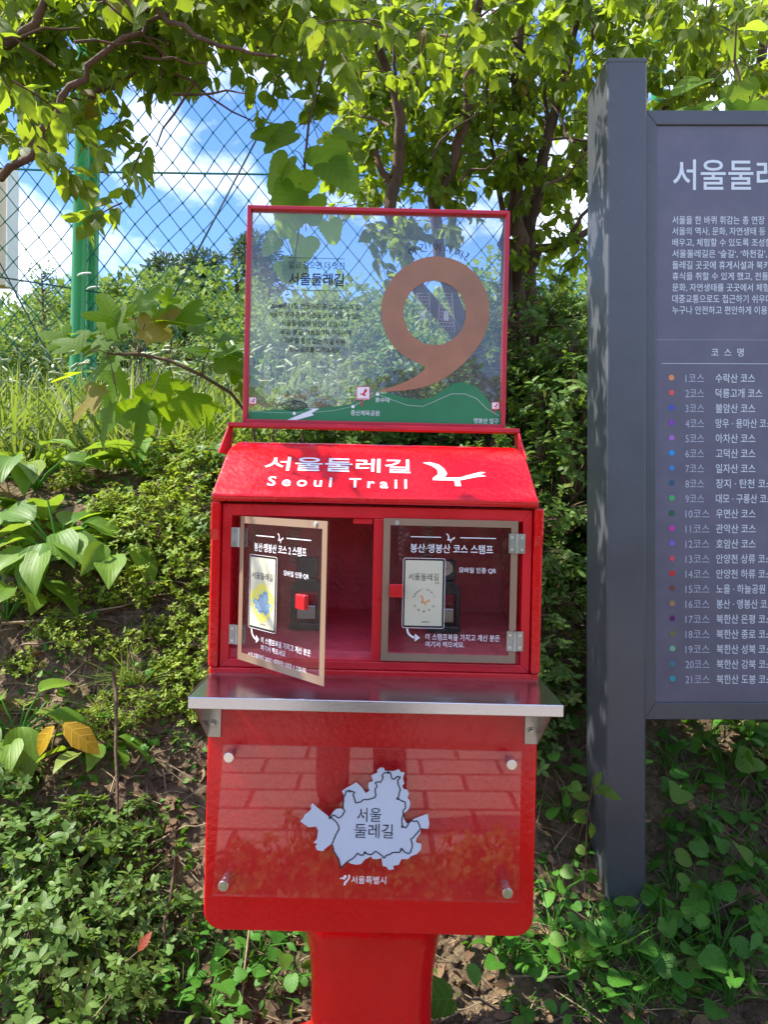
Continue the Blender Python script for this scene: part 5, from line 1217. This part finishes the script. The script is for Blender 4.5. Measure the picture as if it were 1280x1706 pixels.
for px, top, d, k in ((-70, 520, 12, 'r1'), (30, 545, 11, 'r2'), (125, 498, 13, 'r1'), (215, 492, 14, 'r2'), (260, 520, 10, 'r2'), (170, 560, 9, 'r2'), (60, 580, 8.5, 'r2'), (-20, 600, 8, 'r2'), (370, 520, 11, 'r1'), (560, 500, 13, 'r1'), (650, 490, 12, 'r2'), (760, 480, 13, 'r1'), (480, 520, 10, 'r2'), (850, 470, 12, 'r2'), (940, 470, 14, 'r1'), (1030, 480, 13, 'r2'), (200, 470, 12.5, 'r1'), (305, 475, 12, 'r2'), (395, 490, 11.5, 'r1'), (90, 520, 11.5, 'r2'), (600, 560, 8.5, 'r2'), (720, 560, 8.5, 'r1'), (420, 570, 8.5, 'r2')):
    fartree(px, top, d, k, 'leafy green tree in the far row beyond the green net')
for px, top, d, lab in ((335, 478, 14, 'dark pine in the far row just left of the glass board'), (425, 452, 13, 'tallest dark pine of the far row, seen partly through the glass board'), (275, 485, 15, 'dark pine of the far row right of the green poles')):
    fartree(px, top, d, 'p', lab)
# a thin, almost bare tree against the sky at the left
p = P(70, 640, 9.5); g = gnd(p.x, p.y); bt = empty('thin_tree', (p.x, p.y, g), 'thin sparse tree with almost bare branches against the sky left of the green poles', 'tree')
b = MB(); top = P(68, 455, 9.5).z - g; b.tube([(0, 0, -.2), (.03, 0, top * .5), (-.02, 0, top)], [.05, .03, .008], 6); cm = MB(); ps = []
for k in range(34):
    h = top * rng.uniform(.45, 1); w = rng.uniform(0, 6.28); ln = rng.uniform(.2, .5) * (1.3 - h / top)
    e = Vector((math.cos(w) * ln, math.sin(w) * ln, h + ln * .5)); b.tube([(0, 0, h), tuple(e)], [.012, .004], 4, cap=False)
    for _ in range(14): ps.append(np.array(e) * np.array((1, 1, 1)) + rng.normal(0, .07, 3))
ps = np.array(ps); scatter(cm, T_DIA, ps, rvec(len(ps)), rvec(len(ps)), .05, rng.uniform(.2, .8, len(ps)))
cm.build('crown', LM['far'], bt); b.build('trunk', M['bark'], bt)

# ---- trees across the pavement, mirrored in the doors and the glass board
for px_, py_, k, s_ in ((-5, -6.6, 'r1', 1.1), (-3.4, -6.4, 'r2', .95), (-1.9, -6.8, 'r1', 1.1), (-.4, -6.5, 'r2', 1.0), (1.1, -6.7, 'r1', 1.05), (2.7, -6.4, 'r2', 1.0), (4.3, -6.6, 'r1', 1.1), (5.9, -6.5, 'r2', 1.0), (-6, -9, 'r1', 1.5), (-2.6, -11, 'r2', 1.6), (1.4, -10, 'r1', 1.6), (5, -9.5, 'r2', 1.5), (-9, -8, 'r2', 1.3), (9, -10, 'r1', 1.5)):
    plant('broadleaf_tree', FAR[k], (px_, py_, -.7), 'leafy tree across the brick pavement, mirrored faintly in the glass', 'tree', 'trees across the pavement', rz=px_, s_=s_)

# ---- the photographer, mirrored in the plate and the doors
pp = empty('person', (-.09, -.46, 0), 'person in black trousers and pale striped shirt photographing the box, mirrored in its plate', 'person')
def skinned(name, verts, edges, m, sub=2):
    me = bpy.data.meshes.new(name); me.from_pydata([v[:3] for v in verts], edges, []); me.materials.append(m)
    o = bpy.data.objects.new(name, me); link(o, pp)
    md = o.modifiers.new('skin', 'SKIN'); md.use_smooth_shade = True
    for sv, v in zip(me.skin_vertices[0].data, verts):
        sv.radius = (v[3], v[3] if len(v) < 5 else v[4])
    me.skin_vertices[0].data[0].use_root = True
    s2 = o.modifiers.new('sub', 'SUBSURF'); s2.levels = sub; s2.render_levels = sub
    return o
skin = mat('skin', (.50, .30, .21), .5, var=.06, scale=20)
vs = [(0, 0, .95, .13, .10), (0, 0, 1.12, .115, .085), (0, .01, 1.30, .14, .095), (0, 0, 1.42, .07, .06), (0, .01, 1.50, .05), (0, .02, 1.60, .078, .09), (0, .02, 1.68, .066, .08)]
es = [(i, i + 1) for i in range(6)]
for sx in (-1, 1):
    k = len(vs); vs += [(sx * .17, 0, 1.38, .052), (sx * .22, .10, 1.16, .042), (sx * .13 + .09, .33, 1.36, .028), (sx * .085 + .09, .385, 1.43, .024, .034)]
    es += [(2, k), (k, k + 1), (k + 1, k + 2), (k + 2, k + 3)]
    for f, (dx, dz, ln) in enumerate(((0, .045, .055), (0, .022, .062), (0, 0, .058), (0, -.022, .046))):
        j = len(vs); vs += [(sx * .075 + .09, .40, 1.43 + dz, .0095), (sx * (.075 - ln * .6) + .09, .412, 1.435 + dz, .008), (sx * (.072 - ln) + .09, .402, 1.435 + dz, .007)]
        es += [(k + 3, j), (j, j + 1), (j + 1, j + 2)]
    j = len(vs); vs += [(sx * .07 + .09, .375, 1.40, .011), (sx * .04 + .09, .372, 1.42, .009)]; es += [(k + 3, j), (j, j + 1)]
    k = len(vs); vs += [(sx * .095, 0, .88, .085), (sx * .12, .015, .50, .058), (sx * .13, -.01, .10, .038), (sx * .14, .02, .045, .04, .035), (sx * .155, .14, .03, .036, .025)]
    es += [(0, k), (k, k + 1), (k + 1, k + 2), (k + 2, k + 3), (k + 3, k + 4)]
skinned('body', vs, es, skin)
tv = [(0, 0, .98, .145, .112), (0, 0, .90, .13, .11)]; te = [(0, 1)]
for sx in (-1, 1):
    k = len(tv); tv += [(sx * .098, 0, .82, .098), (sx * .12, .015, .50, .082), (sx * .13, -.005, .10, .078)]; te += [(1, k), (k, k + 1), (k + 1, k + 2)]
skinned('trousers', tv, te, mat('black_trousers', (.012, .012, .014), .9, var=.2))
m_, N_2, nt_, out_ = newmat('striped_shirt')
wv = N_2('ShaderNodeTexWave', {'Vector': N_2('ShaderNodeTexCoord').outputs['Object'], 'Scale': 14, 'Distortion': .4}, bands_direction='Z').outputs['Fac']
bb_ = N_2('ShaderNodeBsdfPrincipled', {'Base Color': ramp(N_2, wv, ((.55, (.62, .52, .52)), (.7, (.25, .18, .22)))), 'Roughness': .85}); nt_.links.new(bb_.outputs[0], out_.inputs[0])
sv_ = [(0, 0, .92, .15, .115), (0, 0, 1.12, .135, .105), (0, .01, 1.30, .16, .112), (0, 0, 1.42, .085, .075)]; se = [(0, 1), (1, 2), (2, 3)]
for sx in (-1, 1):
    k = len(sv_); sv_ += [(sx * .17, 0, 1.38, .068), (sx * .22, .10, 1.16, .058), (sx * .15 + .06, .28, 1.31, .045)]; se += [(2, k), (k, k + 1), (k + 1, k + 2)]
skinned('shirt', sv_, se, m_)
b = MB(); V = []
for i in range(9):
    for k in range(18):
        a_ = PI * .62 * i / 8; w = 2 * PI * k / 18; V.append((.098 * math.sin(a_) * math.cos(w), .02 - .012 + .112 * math.sin(a_) * math.sin(w), 1.645 + .115 * math.cos(a_) - (.02 if math.sin(w) < 0 else -.025) * (i / 8)))
b.add(V, [(i * 18 + k, i * 18 + (k + 1) % 18, (i + 1) * 18 + (k + 1) % 18, (i + 1) * 18 + k) for i in range(8) for k in range(18)]); b.build('hair', M['black'], pp, smooth_=True)
b = MB()
for sx in (-1, 1): b.prism([(sx * .032 + .010 * math.cos(t), 1.625 + .006 * math.sin(t)) for t in np.linspace(0, 2 * PI, 13)[:-1]], 'y', .104, .111)
b.prism([(-.012, 1.585), (.012, 1.585), (0, 1.625)], 'y', .10, .128); b.prism([(.022 * math.cos(t), 1.558 + .005 * math.sin(t)) for t in np.linspace(0, 2 * PI, 13)[:-1]], 'y', .098, .108)
b.build('face', M['black'], pp, bevel=.002)
for sx in (-1, 1):
    b = MB(); b.prism([(-.06, .0), (.19, .0), (.19, .035), (.12, .075), (.03, .11), (-.055, .11)], 'x', sx * .145 - .045, sx * .145 + .045); b.build('shoe', M['blackplastic'], pp, bevel=.012, seg=3)
ph = empty('phone', (0, -.05, 1.45), 'dark phone held up in both hands by the photographer', 'phone')
b = MB(); b.prism(rrect(-.066, .012, -.085, .075, .010), 'y', -.004, .004); b.build('body', M['blackplastic'], ph, bevel=.0015)
b = MB(); b.prism(rrect(-.063, .009, -.082, .072, .008), 'y', -.0052, -.0042); b.build('screen', M['black'], ph)
